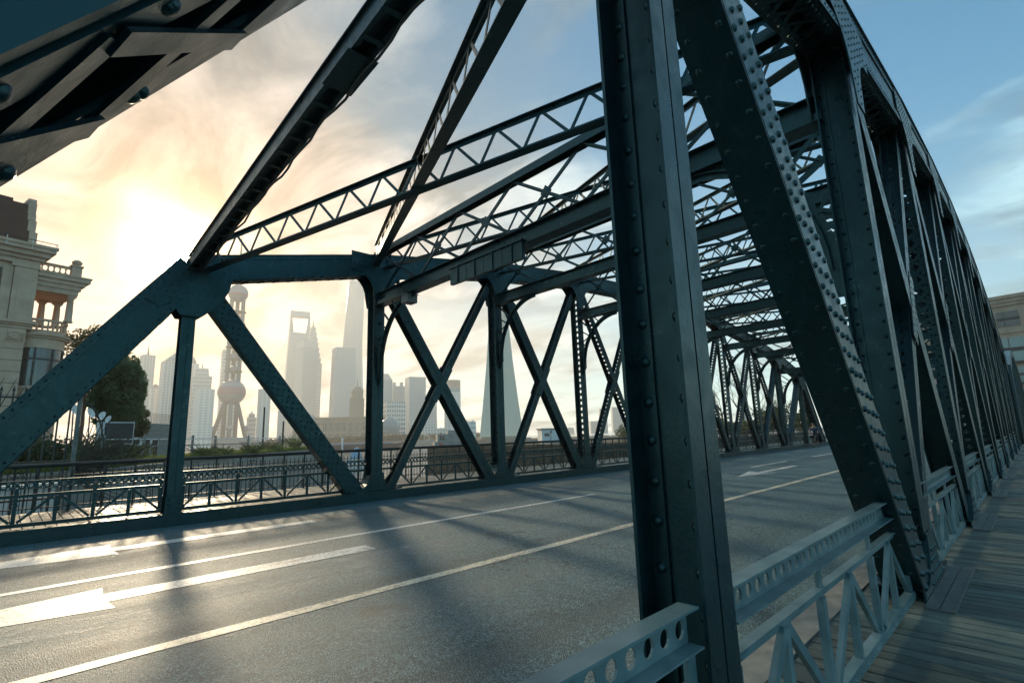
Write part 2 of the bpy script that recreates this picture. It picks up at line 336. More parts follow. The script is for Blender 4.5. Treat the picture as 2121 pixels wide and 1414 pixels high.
def i_member(name, A, B, d, w, web='lace', rv=0.0, detail=True, parent=None, near=False, pitch=None, rr=0.016):
    """two flanges facing +-Y joined by a web of solid plate or crossed lacing bars"""
    A, B, t, s, n = frame(A, B); parent = parent or bridge; mb = MB(); g = 0.007
    for sg in (-1, 1):
        o = sg*w/2
        mb.strip(A, B, s, n, o-0.009, o+0.009, -d/2, -g); mb.strip(A, B, s, n, o-0.009, o+0.009, g, d/2)
        i0, i1 = (o-sg*0.010, o-sg*0.095)
        mb.strip(A, B, s, n, min(i0, i1), max(i0, i1), -0.022, 0.022)
    if web == 'plate': mb.strip(A, B, s, n, -w/2+0.002, w/2-0.002, -0.006, 0.006)
    ob = put(mb, name, parent)
    if web == 'lace':
        lb = MB(); hw = w/2-0.055; lace(lb, A, B, s, n, hw, 0, pitch or hw*2.0, 0.058, 0.012)
        put(lb, 'lacing', ob, 'stuff')
    if rv:
        rb = MB()
        for sg in (-1, 1):
            for q in (-1, 1): rivet_row(rb, A, B, s*(sg*(w/2-0.055)) + n*(q*0.022), rv, n*q, rr, 8 if near else 5, 2 if near else 1)
        put(rb, 'rivets', ob, 'stuff', smooth=near)
    return ob
def box_member(name, A, B, d, w, n_under=-1, rv=0.16, bottom='lace', parent=None, rr=0.022, face_cols=None, ext=0.055, lace_objs=False, strips=0.11, seg=5, lp=None, near=False, sth=0.022):
    """two webs facing +-Y with riveted edge angles, a cover plate on one side and lacing or plate on the other"""
    A, B, t, s, n = frame(A, B); parent = parent or bridge; mb = MB(); rb = MB(); lb = MB()
    for sg in (-1, 1):
        o = sg*w/2; a, b = sorted((o, o-sg*0.016)); mb.strip(A, B, s, n, a, b, -d/2+0.004, d/2-0.004)
        a, b = sorted((o, o+sg*sth))
        if strips:
            mb.strip(A, B, s, n, a, b, d/2-strips, d/2); mb.strip(A, B, s, n, a, b, -d/2, -d/2+strips)
        a, b = sorted((o-sg*0.017, o-sg*0.12)); mb.strip(A, B, s, n, a, b, n_under*d/2-0.007, n_under*d/2+0.007)   # inward lip
        if rv:
            cols = face_cols or [d/2-strips/2, -d/2+strips/2]
            for j, c in enumerate(cols): rivet_row(rb, A, B, s*(sg*(w/2+(sth if not face_cols else 0))) + n*c, rv, s*sg, rr, 8 if near else seg, 2 if near else 1, 0.3+0.5*(j % 2))
            for q in (-1, 1): rivet_row(rb, A, B, s*(sg*(w/2-0.06)) + n*(n_under*(d/2+0.007)), rv, n*n_under, rr, 10 if near else seg, 3 if near else 1)
    c0 = -n_under*d/2; a, b = sorted((c0, c0-n_under*0.016)); mb.strip(A, B, s, n, -w/2-ext, w/2+ext, a+0.003, b+0.003)
    if bottom == 'plate': a, b = sorted((n_under*(d/2+0.008), n_under*(d/2+0.02))); mb.strip(A, B, s, n, -w/2-ext*0.5, w/2+ext*0.5, a, b)
    ob = put(mb, name, parent)
    if bottom == 'lace': lace(lb, A, B, s, n, w/2-0.06, n_under*(d/2+0.014), lp or w*0.9, 0.065, 0.012)
    put(lb, 'lacing', ob, 'stuff'); put(rb, 'rivets', ob, 'stuff', smooth=near)
    return ob

def xz(xy, y): return [Vector((x, y, z)) for x, z in xy]
def arc(cx, cz, r, a0, a1, k=7): return [(cx+r*math.cos(R(a0+(a1-a0)*i/k)), cz+r*math.sin(R(a0+(a1-a0)*i/k))) for i in range(k+1)]
def gusset(poly, Y, half, parent, grid=None, rr=0.022, near=False, name='gusset_plate'):
    for sg in (-1, 1):
        mb = MB(); y0 = Y+sg*half; mb.prism(xz(poly, y0), (0, sg*0.018, 0)); ob = put(mb, name, parent)
        if grid:
            rb = MB()
            for (x, z) in grid: rb.dome((x, y0+sg*0.018, z), (0, sg, 0), rr, 8 if near else 5, 2 if near else 1)
            put(rb, 'rivets', ob, 'stuff', smooth=near)
def inside(x, z, poly):
    c = False; j = len(poly)-1
    for i in range(len(poly)):
        if (poly[i][1] > z) != (poly[j][1] > z) and x < (poly[j][0]-poly[i][0])*(z-poly[i][1])/(poly[j][1]-poly[i][1])+poly[i][0]: c = not c
        j = i
    return c
def grid_in(poly, px, pz, margin=0.06):
    xs = [p[0] for p in poly]; zs = [p[1] for p in poly]; out = []; z = min(zs)+margin; r = 0
    while z < max(zs)-margin*0.5:
        x = min(xs)+margin+(px/2 if r % 2 else 0)
        while x < max(xs):
            if all(inside(x+a, z+b, poly) for a, b in ((margin, 0), (-margin, 0), (0, margin), (0, -margin))): out.append((x, z))
            x += px
        z += pz; r += 1
    return out

def truss(Y, XS, near):
    w = 0.36; zf = ZN-0.02 if near else 0.0
    xs0, xs1 = XS[0]-4.4, XS[-1]+4.4
    # top chord
    for i in range(NN-1):
        box_member('top_chord', (XS[i], Y, ZT[i]), (XS[i+1], Y, ZT[i+1]), 0.60, 0.46, n_under=1, rv=0.13 if i < 4 else 0.2, lp=0.36)
    # inclined end posts
    sh = 0.27 if near else 0.0
    for a, b in (((xs0-sh, Y, ZB), (XS[0]-sh, Y, ZT[0])), ((xs1, Y, ZB), (XS[-1], Y, ZT[-1]))):
        nu = 1 if a[0] < b[0] else -1
        box_member('end_post', a, b, 0.68, 0.46, n_under=nu, rv=0.17 if not near else 0.34, lp=0.46, rr=0.027 if not near else 0.019, strips=0.14, sth=0.03, near=near)
    for i in range(NN):
        x = XS[i]; zt = ZT[i]
        heavy = i in (0, 9)
        # verticals
        bot = -0.4 if heavy else ZB
        ob = i_member('vertical_post', (x, Y, bot), (x, Y, zt-0.2), 0.27 if heavy else 0.34, 0.30 if heavy else w, web='plate' if i in (0, 1, 8, 9) else 'lace',
                 rv=0.19 if i < 3 else 0.0, near=near and i < 2, rr=0.027 if near and i == 0 else 0.022, pitch=0.235)
        # top gusset with concave fillets
        if not heavy:
            za, zb = zt-0.30, zt-1.02
            poly = [(x-0.95, zt+0.24), (x-0.95, za-0.02)] + arc(x-0.95+0.06, zb+0.06, 0.66, 90, 0, 6)[0:] + [(x-0.17, zb-0.25), (x+0.17, zb-0.25)] + arc(x+0.95-0.06, zb+0.06, 0.66, 180, 90, 6) + [(x+0.95, za-0.02), (x+0.95, zt+0.24)]
            gusset(poly, Y, 0.246, bridge, grid_in(poly, 0.15, 0.14) if i < 5 else None)
        else:
            sg = 1 if i == 0 else -1
            q = [(-0.95, -0.80), (-0.6, -0.98), (-0.38, -0.85), (-0.20, -1.12), (0.20, -1.12), (0.40, -0.95), (0.62, -0.72), (0.76, -0.42), (0.82, -0.10), (0.85, 0.46), (0.30, 0.42), (-0.05, 0.22)]
            poly = [(x+sg*a, zt+b) for a, b in q]
            if sg < 0: poly = poly[::-1]
            gusset(poly, Y, 0.246, bridge, grid_in(poly, 0.16, 0.15))
        # bottom gusset standing on the walkway
        if heavy:
            poly = [(x-0.17, -0.3), (x+0.17, -0.3), (x+0.15, 0.42+zf), (x-0.15, 0.42+zf)]
            gusset(poly, Y, 0.165, bridge, [(x+a, z+zf) for a in (-0.1, 0.1) for z in (0.07, 0.16, 0.25, 0.34)], 0.026, near)
        else:
            up = 0.55
            poly = [(x-0.85, -0.35), (x+0.85, -0.35), (x+0.80, 0.12)] + arc(x+0.62, 0.52, 0.42, 285, 185, 6) + [(x+0.19, up), (x-0.19, up)] + arc(x-0.62, 0.52, 0.42, -5, -105, 6) + [(x-0.80, 0.12)]
            poly = [(a, b+zf) for a, b in poly]
            gusset(poly, Y, 0.20, bridge, grid_in([p for p in poly], 0.12, 0.10, 0.05), 0.028, near and i < 4)
            mb = MB()                                                  # curved inner flange of the base
            for s0 in (-1, 1):
                pts = arc(x+s0*0.62, 0.52, 0.42, 285 if s0 > 0 else 255, 185 if s0 > 0 else 355, 6)
                mb = MB()
                for a, b in zip(pts[:-1], pts[1:]): mb.bar((a[0], Y, a[1]+zf), (b[0], Y, b[1]+zf), YV, 0.40, 0.012)
                put(mb, 'base_flange', bridge)
    # diagonals
    for i in range(NN-1):
        a, b = (XS[i], Y, ZT[i]), (XS[i+1], Y, ZB); c, d_ = (XS[i+1], Y, ZT[i+1]), (XS[i], Y, ZB)
        mid = (NN-1)/2
        if i in (0, 8):
            A, B = (a, b) if i == 0 else (c, d_)
            A, B = Vector(A), Vector(B); t = (B-A).normalized()
            yo = Vector((0, -0.03, 0)) if near else Vector((0, 0, 0))
            box_member('diagonal', A+t*0.5+yo, B+yo, 0.40, 0.34, n_under=(1 if i == 0 else -1), rv=0.20, bottom='plate', face_cols=[-0.14, -0.055, 0.06, 0.14], strips=0, ext=-0.004, rr=0.029, near=near and i == 0, seg=6)
        else:
            big = (a, b) if i < 4.5 else (c, d_); small = (c, d_) if i < 4.5 else (a, b)
            for (P, Q), dd, nm in ((big, 0.36 if i < 3 else 0.27, 'diagonal'), (small, 0.24, 'counter_brace')):
                P, Q = Vector(P), Vector(Q); t = (Q-P).normalized(); P = P+t*0.35
                i_member(nm, P, Q, dd, 0.30 if nm == 'diagonal' else 0.25, web='plate' if (nm == 'diagonal' and i in (1, 7)) else 'lace', rv=0.0, pitch=0.20)
            # splice where the two cross
            m1 = ((Vector(a)+Vector(b))/2); P, Q = Vector(a), Vector(b); S, T = Vector(c), Vector(d_)
            den = (Q-P).x*(T-S).z-(Q-P).z*(T-S).x; u = ((S-P).x*(T-S).z-(S-P).z*(T-S).x)/den; X = P+(Q-P)*u
            tt = (Vector(small[1])-Vector(small[0])).normalized(); A, B, t, s, n = frame(X-tt*0.62, X+tt*0.62)
            mb = MB()
            for sg in (-1, 1): mb.strip(A, B, s, n, sg*0.158-0.008, sg*0.158+0.008, -0.14, 0.14)
            ob = put(mb, 'splice_plate', bridge)
            rb = MB()
            for sg in (-1, 1):
                for q in (-0.09, 0.09): rivet_row(rb, A, B, s*(sg*0.166)+n*q, 0.12, s*sg, 0.018)
            if i < 5: put(rb, 'rivets', ob, 'stuff')

truss(W, XF, False)
truss(YP, XN, True)

# floor: stringers under the deck so that the steel has a bottom chord
for Y, XS in ((W, XF), (YP, XN)):
    box_member('bottom_chord', (XS[0]-4.4, Y, -0.75), (XS[-1]+4.4, Y, -0.75), 0.5, 0.40, rv=0, bottom='plate')

def lattice(name, A, B, depth, pitch, parent, thick=0.09, chord=0.085, bars_as_parts=False):
    """shallow lattice girder: tee chords above and below with a zigzag of flat bars"""
    A, B = Vector(A), Vector(B); t = (B-A).normalized(); side = t.cross(Vector((0, 0, 1))).normalized(); up = side.cross(t)
    mb = MB()
    for q in (-1, 1):
        o = up*(q*depth/2)
        cw = chord*(1.15 if q < 0 else 0.9); mb.strip(A+o, B+o, side, up, -cw, cw, -0.008, 0.008); mb.strip(A+o, B+o, side, up, -0.008, 0.008, min(0.009*-q, -0.085*q), max(-0.009*q, -0.085*q))
    ob = put(mb, name, parent); ln = (B-A).length; k = int(ln/pitch); p = ln/k; h = depth/2-0.05; zb = MB()
    for i in range(k):
        x0 = A+t*(i*p); x1 = A+t*((i+0.42)*p); x2 = A+t*((i+1)*p)
        for a, b in ((x0-up*h, x1+up*h), (x1+up*h+t*0.05, x2-up*h-t*0.04)):
            if bars_as_parts: bb = MB(); bb.bar(a, b, side, 0.012, 0.055); put(bb, 'lacing_bar', ob)
            else: zb.bar(a, b, side, 0.012, 0.055)
    if not bars_as_parts: put(zb, 'lacing', ob, 'stuff')
    return ob

# portal struts at both ends
for i in (0, NN-1):
    f, n_ = Vector((XF[i], W-0.2, ZT[i]+0.12)), Vector((XN[i], YP+0.2, ZT[i]+0.42))
    A, B, t, s, n = frame(f, n_, Vector((1, 0, 0))); mb = MB(); hw, hd = 0.085, 0.16
    for sg in (-1, 1):
        mb.strip(A, B, s, n, sg*hw-0.009, sg*hw+0.009, -hd, hd)
        for q in (-1, 1):
            a, b = sorted((sg*(hw+0.01), sg*(hw+0.05))); mb.strip(A, B, s, n, a, b, q*hd-0.008, q*hd+0.008)
    mb.strip(A, B, s, n, -hw, hw, -0.012, 0.012)
    ob = put(mb, 'portal_strut', bridge); lb = MB()
    up = 1 if n.z > 0 else -1
    k = 26
    for j in range(k):                                               # batten bars under the strut
        p = A+(B-A)*((j+0.5)/k); lb.bar(p+n*(-up*(hd+0.012))-s*(hw+0.03), p+n*(-up*(hd+0.012))+s*(hw+0.03), n, 0.012, 0.075)
    put(lb, 'battens', ob, 'stuff')
    if i == 0:
        pl = MB(); p = A+(B-A)*0.70; pl.box3(p-s*0.18+n*(-up*0.19)-t*0.35, s*0.36, t*0.70, n*(-up*0.018)); put(pl, 'splice_plate', ob)

# sway frames across the road and lattice laterals in the top plane
for i in range(1, NN-1):
    zu, zl = ZT[i]+0.42, ZLOW[i]
    fu, nu = Vector((XF[i], W, zu)), Vector((XN[i], YP, zu)); e = (nu-fu); el = e.length; e = e/el
    fl, nl = Vector((XF[i], W-0.15, zl)), Vector((XN[i], YP+0.15, zl))
    mb = MB(); X = Vector((1, 0, 0)); Z = Vector((0, 0, 1)); s = (X-e*X.dot(e)).normalized()
    mb.strip(fu, nu, s, Z, -0.11, 0.11, -0.02, 0.0); mb.strip(fu, nu, s, Z, -0.11, -0.095, -0.17, -0.021); mb.strip(fu, nu, s, Z, 0.095, 0.11, -0.17, -0.021)
    sw = put(mb, 'sway_frame', bridge)
    mb = MB()
    for q in (-1, 1):
        mb.strip(fl, nl, s, Z, q*0.012-0.006, q*0.012+0.006, -0.17, 0.17)
    mb.strip(fl, nl, s, Z, -0.13, 0.13, 0.172, 0.186); mb.strip(fl, nl, s, Z, -0.15, 0.15, -0.186, -0.172)
    mb.strip(fl, nl, s, Z, -0.13, -0.116, -0.171, -0.07); mb.strip(fl, nl, s, Z, 0.116, 0.13, -0.171, -0.07)
    put(mb, 'lower_strut', sw)
    NX = 6; a0 = fl + Vector((0, 0, 0.17)); a1 = nl + Vector((0, 0, 0.17)); b0 = fu+Vector((0, 0, -0.1)); b1 = nu+Vector((0, 0, -0.1))
    for j in range(NX):
        u0, u1 = 0.02+0.96*j/NX, 0.02+0.96*(j+1)/NX
        p, q, r_, t_ = a0.lerp(a1, u0), a0.lerp(a1, u1), b0.lerp(b1, u0), b0.lerp(b1, u1)
        mb = MB(); mb.bar(p, t_, s, 0.012, 0.075); mb.bar(p+s*0.03, t_+s*0.03, s, 0.05, 0.012); put(mb, 'cross_brace', sw)
        mb = MB(); mb.bar(r_-s*0.02, q-s*0.02, s, 0.012, 0.075); mb.bar(r_-s*0.05, q-s*0.05, s, 0.05, 0.012); put(mb, 'cross_brace', sw)
        c = (p+t_+q+r_)/4; mb = MB(); mb.prism([c+e*0.15, c+Z*0.15, c-e*0.15, c-Z*0.15], s*0.028); put(mb, 'brace_plate', sw)
    # curved knee brackets at both ends
    for base, dirn in ((Vector((XF[i], W-0.17, zl)), e), (Vector((XN[i], YP+0.17, zl)), -e)):
        rad = 1.95; mb = MB(); pts = []
        for k in range(13):
            a = math.pi*0.5*k/12; pts.append(base + dirn*(0.12+rad*0.92*(1-math.cos(a))) + Z*(-0.20-1.95+rad*math.sin(a)))
        for p, q in zip(pts[:-1], pts[1:]):
            mb.bar(p, q, s, 0.16, 0.014)
            n = (q-p).normalized().cross(s); mb.bar(p+n*0.05, q+n*0.05, s, 0.014, 0.10); mb.bar(p-n*0.05, q-n*0.05, s, 0.014, 0.10)
        kb = put(mb, 'knee_bracket', sw)
        mb = MB()
        cz = base+Z*-0.2; mb.bar(cz+Z*-0.0, pts[6], s, 0.012, 0.07); 
        for k in (3, 5, 8, 10):
            p = pts[k]; w_ = base + Z*(p.z-base.z+0.28) if k < 6 else Vector((0, 0, 0))
            if k < 6: mb.bar(p, Vector((base.x, base.y, p.z+0.30)), s, 0.012, 0.05); mb.bar(p, Vector((base.x, base.y, p.z-0.25)), s, 0.012, 0.05)
            else:
                h = (p-base).dot(dirn); mb.bar(p, base+dirn*(h+0.30)+Z*-0.18, s, 0.012, 0.05); mb.bar(p, base+dirn*(h-0.28)+Z*-0.18, s, 0.012, 0.05)
        put(mb, 'bracket_web', sw)
        mb = MB(); pb = pts[0]; mb.prism([Vector((base.x-0.02, base.y, pb.z-0.45)), Vector((base.x-0.02, base.y, pb.z+0.3)), pb+Vector((-0.02, 0, 0.3))+dirn*0.08, pb+Vector((-0.02, 0, -0.1))+dirn*0.10], Vector((0.04, 0, 0))); put(mb, 'bracket_plate', sw)
for i in range(NN-1):
    za, zb = ZT[i]+0.24, ZT[i+1]+0.24
    lattice('lateral_girder', (XF[i]+0.15, W-0.2, za), (XN[i+1]-0.15, YP+0.2, zb-0.10), 0.62, 0.80, bridge, bars_as_parts=i < 2)
    lattice('lateral_girder', (XF[i+1]-0.15, W-0.2, zb+0.02), (XN[i]+0.15, YP+0.2, za-0.06), 0.62, 0.80, bridge, bars_as_parts=i < 2)

# ------------------------------------------------------------------ deck, road, kerbs, planks
XA, XB = -9.0, 106.0
def struct(mb, name, mat, org=(0, 0, 0)): o = mb.build(name, mat, None, org); o['kind'] = 'structure'; return o
mb = MB(); mb.box3((XA, 0.80, zr(0.8)-0.5), (XB-XA, 0, 0), (0, 10.92, zr(11.72)-zr(0.8)), (0, 0, 0.5)); road = struct(mb, 'road', ASPHALT)
def sheet(name, pts, mat):
    mb = MB(); mb.v += [Vector((x, y, zr(y)+0.004)) for x, y in pts]; mb.f.append(tuple(range(len(pts)))); o = mb.build(name, mat); o.parent = road; return o
def worn(x0, x1, y0, y1, step=0.5, j=0.012):
    k = max(2, int((x1-x0)/step)); up = [(x0+(x1-x0)*i/k, y1+random.uniform(-j, j)) for i in range(k+1)]; lo = [(x0+(x1-x0)*i/k, y0+random.uniform(-j, j)) for i in range(k+1)]
    return lo + up[::-1]
sheet('lane_line', worn(XA, 11.9, 7.82, 7.97), WHITE_LINE)
for x0 in (14.4, 23.2, 31.9, 40.6, 49.3): sheet('lane_dash', worn(x0, x0+4.5, 7.86, 8.02), WHITE_LINE)
sheet('centre_line', worn(XA, XB, 4.54, 4.71), YELLOW_LINE)
def arrow(x0, yc, wsh, lsh, hw, lh, name='lane_arrow', barb=0.03):
    sheet(name, [(x0-lh, yc), (x0+barb, yc-hw), (x0, yc-wsh/2), (x0+lsh, yc-wsh/2), (x0+lsh, yc+wsh/2), (x0, yc+wsh/2), (x0+barb, yc+hw)], WHITE_LINE)
arrow(1.02, 6.78, 0.38, 3.4, 0.52, 3.0); arrow(1.46, 9.95, 0.34, 3.4, 0.52, 3.0); arrow(21.0, 6.72, 0.26, 4.0, 0.54, 2.2, barb=0.25)
for p_ in (worn(1.9, 4.9, 5.75, 6.45, 0.3, 0.10), worn(0.2, 5.0, 9.25, 9.55, 0.3, 0.05), worn(-2.0, 1.3, 5.6, 6.1, 0.3, 0.10)): sheet('faded_marking', p_, FADED)

mb = MB(); mb.box(XA, XB, 11.72, 11.84, -0.6, ZW+0.01); mb.box(XA, XB, 11.70, 11.90, ZW+0.012, ZW+0.03); o = struct(mb, 'kerb', STEEL)
mb = MB(); mb.box(XA, XB, 0.635, 0.795, ZN-0.4, ZN-0.02); o = struct(mb, 'kerb', KERBSTONE)
mb = MB(); mb.box(XA, XB, 0.45, 0.625, ZN-0.3, ZN+0.01); o = struct(mb, 'kerb', KERBSTONE)

def walkway(y0, y1, x_lo, x_hi, x_p0, x_p1, pw, top, gap_posts):
    """plank walk: single planks over the stretch where they can be told apart, one joined sheet of planks beyond"""
    mb = MB(); mb.box(x_lo, x_hi, y0+0.05, y1-0.05, top-0.35, top-0.09); wk = struct(mb, 'walkway', DARKIRON)
    p = MB(); t = 0.05; p.box(0, pw-0.011, 0, y1-y0, -t, 0)
    variants = []
    for k in range(4):
        q = MB(); c = 0.004; wdt = pw-random.uniform(0.009, 0.016); ln = y1-y0
        q.v = [V(0, 0, -t), V(wdt, 0, -t), V(wdt, ln, -t), V(0, ln, -t), V(0, 0, -c), V(wdt, 0, -c), V(wdt, ln, -c), V(0, ln, -c), V(c, 0, 0), V(wdt-c, 0, 0), V(wdt-c, ln, 0), V(c, ln, 0)]
        q.f = [(0, 3, 2, 1), (0, 1, 5, 4), (1, 2, 6, 5), (2, 3, 7, 6), (3, 0, 4, 7), (4, 5, 9, 8), (5, 6, 10, 9), (6, 7, 11, 10), (7, 4, 8, 11), (8, 9, 10, 11)]
        variants.append(q.mesh('plank', WOOD))
    x = x_p0; n = 0
    while x < x_p1:
        o = bpy.data.objects.new('plank', random.choice(variants)); COL.objects.link(o); o.parent = wk
        o.location = (x, y0+random.uniform(-0.012, 0.012), top+random.uniform(-0.004, 0.003)); o.rotation_euler = (0, random.uniform(-0.01, 0.01), 0); x += pw; n += 1
    rest = MB()
    for a, b in ((x_lo, x_p0), (x, x_hi)):
        xx = a
        while xx < b-pw*0.5:
            z = top+random.uniform(-0.004, 0.003); rest.box(xx, xx+pw-0.012, y0, y1, z-t, z); xx += pw
    r = rest.build('planks', WOOD, wk); r['kind'] = 'stuff'
walkway(-3.3, 0.44, XA, XB, 2.6, 26.0, 0.155, ZN, None)
walkway(11.91, 15.35, XA, XB, -1.2, 16.0, 0.16, ZW, None)

# cover plates in the planks beside each near gusset
ordn = ['first', 'second', 'third', 'fourth', 'fifth', 'sixth', 'seventh', 'eighth', 'ninth', 'tenth', 'eleventh']
for i in range(1, NN-1):
    x = XN[i]; r = empty('cover_plate', (x, -0.33, ZN), f'flat steel cover plate set in the near planks, {ordn[i-1]} along from the camera', 'floor plate', 'steel plates in the near walkway')
    mb = MB()
    mb.box(x-1.0, x+0.95, -0.205, -0.102, ZN+0.005, ZN+0.020); mb.build('strip', PLATE, r, (x, -0.33, ZN))
    mb = MB(); mb.box(x-1.0, x+0.95, -0.305, -0.211, ZN+0.005, ZN+0.017); mb.build('strip', PLATE, r, (x, -0.33, ZN))
    mb = MB(); mb.box(x-1.0, x+0.95, -0.325, -0.309, ZN+0.003, ZN+0.024); mb.build('edge_bar', PLATE, r, (x, -0.33, ZN))
for k, x in ((0, XF[0]), (1, XF[1])):
    mb = MB(); mb.box(x-0.55, x+0.6, 11.92, 12.02, ZW+0.003, ZW+0.012); o = mb.build('cover_plate', PLATE, None); tag(o, f'narrow steel plate on far planks under the {["slender hanger post", "first main far post"][k]}', 'floor plate')

# ------------------------------------------------------------------ railings
def holed_web(mb, x0, x1, y, z0, z1, r, pitch, th=0.012, seg=10):
    """vertical web (facing Y) with a row of round holes"""
    k = max(1, int((x1-x0)/pitch)); p = (x1-x0)/k; zc = (z0+z1)/2
    for i in range(k):
        a, b = x0+i*p, x0+(i+1)*p; cx = (a+b)/2
        for sy in (0, 1):
            yy = y+sy*th; base = len(mb.v); ring = []; sq = []
            for q in range(seg):
                an = 2*math.pi*(q+0.5)/seg; c, s = math.cos(an), math.sin(an)
                ring.append(V(cx+r*c, yy, zc+r*s))
                m_ = min((b-a)/2/abs(c) if abs(c) > 1e-6 else 9, (z1-z0)/2/abs(s) if abs(s) > 1e-6 else 9); sq.append(V(cx+m_*c, yy, zc+m_*s))
            mb.v += ring+sq
            for q in range(seg):
                q2 = (q+1) % seg; f = (base+q, base+seg+q, base+seg+q2, base+q2); mb.f.append(f if sy == 0 else f[::-1])
        b0 = len(mb.v)-4*seg
        for q in range(seg): q2 = (q+1) % seg; mb.f.append((b0+q, b0+q2, b0+2*seg+q2, b0+2*seg+q))
        # corner fill
        for sy in (0, 1):
            yy = y+sy*th; base = len(mb.v); mb.v += [V(a, yy+0.0005, z0), V(b, yy+0.0005, z0), V(b, yy+0.0005, z0+0.008), V(a, yy+0.0005, z0+0.008)]; mb.f.append((base, base+1, base+2, base+3))
def railing(x0, x1, y, z0, top, label, group, face=-1, nv=None, small=False):
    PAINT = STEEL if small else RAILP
    r = empty('railing', ((x0+x1)/2, y, z0), label, 'railing', group); org = ((x0+x1)/2, y, z0); n = nv or max(2, round((x1-x0)/0.62)); n += n % 2
    zt, zm, zb = z0+top, z0+top*0.70, z0+0.09
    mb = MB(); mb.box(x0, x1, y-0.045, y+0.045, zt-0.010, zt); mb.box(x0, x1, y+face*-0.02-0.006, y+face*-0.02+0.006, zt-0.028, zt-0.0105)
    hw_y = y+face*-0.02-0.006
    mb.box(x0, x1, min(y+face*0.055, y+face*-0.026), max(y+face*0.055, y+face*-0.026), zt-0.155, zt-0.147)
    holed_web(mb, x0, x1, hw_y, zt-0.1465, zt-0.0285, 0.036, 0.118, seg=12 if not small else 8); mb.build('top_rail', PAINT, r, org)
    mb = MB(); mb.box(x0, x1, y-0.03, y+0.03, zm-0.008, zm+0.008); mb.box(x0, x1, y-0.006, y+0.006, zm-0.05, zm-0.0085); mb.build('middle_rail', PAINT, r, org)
    mb = MB(); mb.box(x0, x1, y-0.035, y+0.035, zb-0.008, zb+0.008); mb.box(x0, x1, y+face*0.035-0.005, y+face*0.035+0.005, zb-0.06, zb-0.0085)
    if not small:
        for k in range(int((x1-x0)/0.16)): mb.dome((x0+0.08+0.16*k, y+face*0.0405, zb-0.033), (0, face, 0), 0.013, 6, 1)
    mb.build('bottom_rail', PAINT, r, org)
    step = (x1-x0)/n
    for k in range(n+1):
        x = x0+k*step+(0.03 if k == 0 else -0.03 if k == n else 0); mb = MB(); hi = zt-0.156 if k % 2 == 0 else zm-0.051
        pt = 0.008 if small else 0.022; mb.box(x-0.030, x+0.030, y-pt, y+pt, zb+0.009, zm-0.051)
        if k % 2 == 0: mb.box(x-0.03, x+0.03, y-0.012, y+0.012, zm+0.009, hi)
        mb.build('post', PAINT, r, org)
    for k in range(n):
        a, b = x0+k*step, x0+(k+1)*step; mb = MB(); q = 0.014 if k % 2 else -0.014; bt, bw_ = (0.010, 0.045) if small else (0.034, 0.058)
        if k % 2 == 0: mb.bar((a+0.05, y+q, zb+0.02), (b-0.05, y+q, zm-0.05), YV, bt, bw_)
        else: mb.bar((a+0.05, y+q, zm-0.05), (b-0.05, y+q, zb+0.02), YV, bt, bw_)
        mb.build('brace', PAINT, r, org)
YN = 0.02
xs = [XN[0]-4.0] + XN
for i in range(len(xs)-1):
    lab = 'bottom-edge steel railing running up to the big near post, holes under its handrail' if i == 0 else 'pale-topped near railing between the big near post and the thick riveted diagonal' if i == 1 else f'near railing bay glimpsed between trusses, {ordn[i-1]} beyond the big near post'
    a, b = xs[i]+0.17, xs[i+1]-0.17
    if i >= 1: b -= 0.62
    railing(a, b, YN, ZN, 0.985, lab, 'railings of the near truss', -1)
xs = [XF[0]-4.9] + XF + [XF[-1]+4.2]
for i in range(len(xs)-1):
    lab = 'far railing bay under the slanting end post left of the slender hanger' if i == 0 else 'far railing bay between the slender hanger and the first main far post' if i == 1 else f'far roadside railing bay with zigzag braces, {ordn[i-1]} beyond the slender hanger'
    railing(xs[i]+0.18, xs[i+1]-0.18, W+0.06, ZW, 0.86, lab, 'railings of the far truss', -1, small=True)

# outer railing of the far walkway
YO = 15.25; ro = empty('outer_railing', (24, YO, ZW), 'dark ornamental river railing with spear balusters along the far walkway edge', 'railing'); org = (24, YO, ZW)
mb = MB(); mb.tube([(XA, YO, ZW+1.06), (XB, YO, ZW+1.06)], 0.05, 8); mb.build('handrail', DARKIRON, ro, org)
mb = MB(); mb.box(XA, XB, YO-0.02, YO+0.02, ZW+0.80, ZW+0.82); mb.build('upper_rail', DARKIRON, ro, org)
mb = MB(); mb.box(XA, XB, YO-0.02, YO+0.02, ZW+0.10, ZW+0.125); mb.build('lower_rail', DARKIRON, ro, org)
bal = MB(); x = XA
while x < 56:
    bal.box(x-0.009, x+0.009, YO-0.009, YO+0.009, ZW+0.02, ZW+0.86); i = len(bal.v); c = V(x, YO, ZW+0.86)
    bal.v += [c+V(-0.02, 0, 0), c+V(0, -0.02, 0), c+V(0.02, 0, 0), c+V(0, 0.02, 0), c+V(0, 0, 0.07)]; bal.f += [(i, i+1, i+4), (i+1, i+2, i+4), (i+2, i+3, i+4), (i+3, i, i+4)]
    x += 0.125
o = bal.build('balusters', DARKIRON, ro, org); o['kind'] = 'stuff'
x = XA+0.3; k = 0
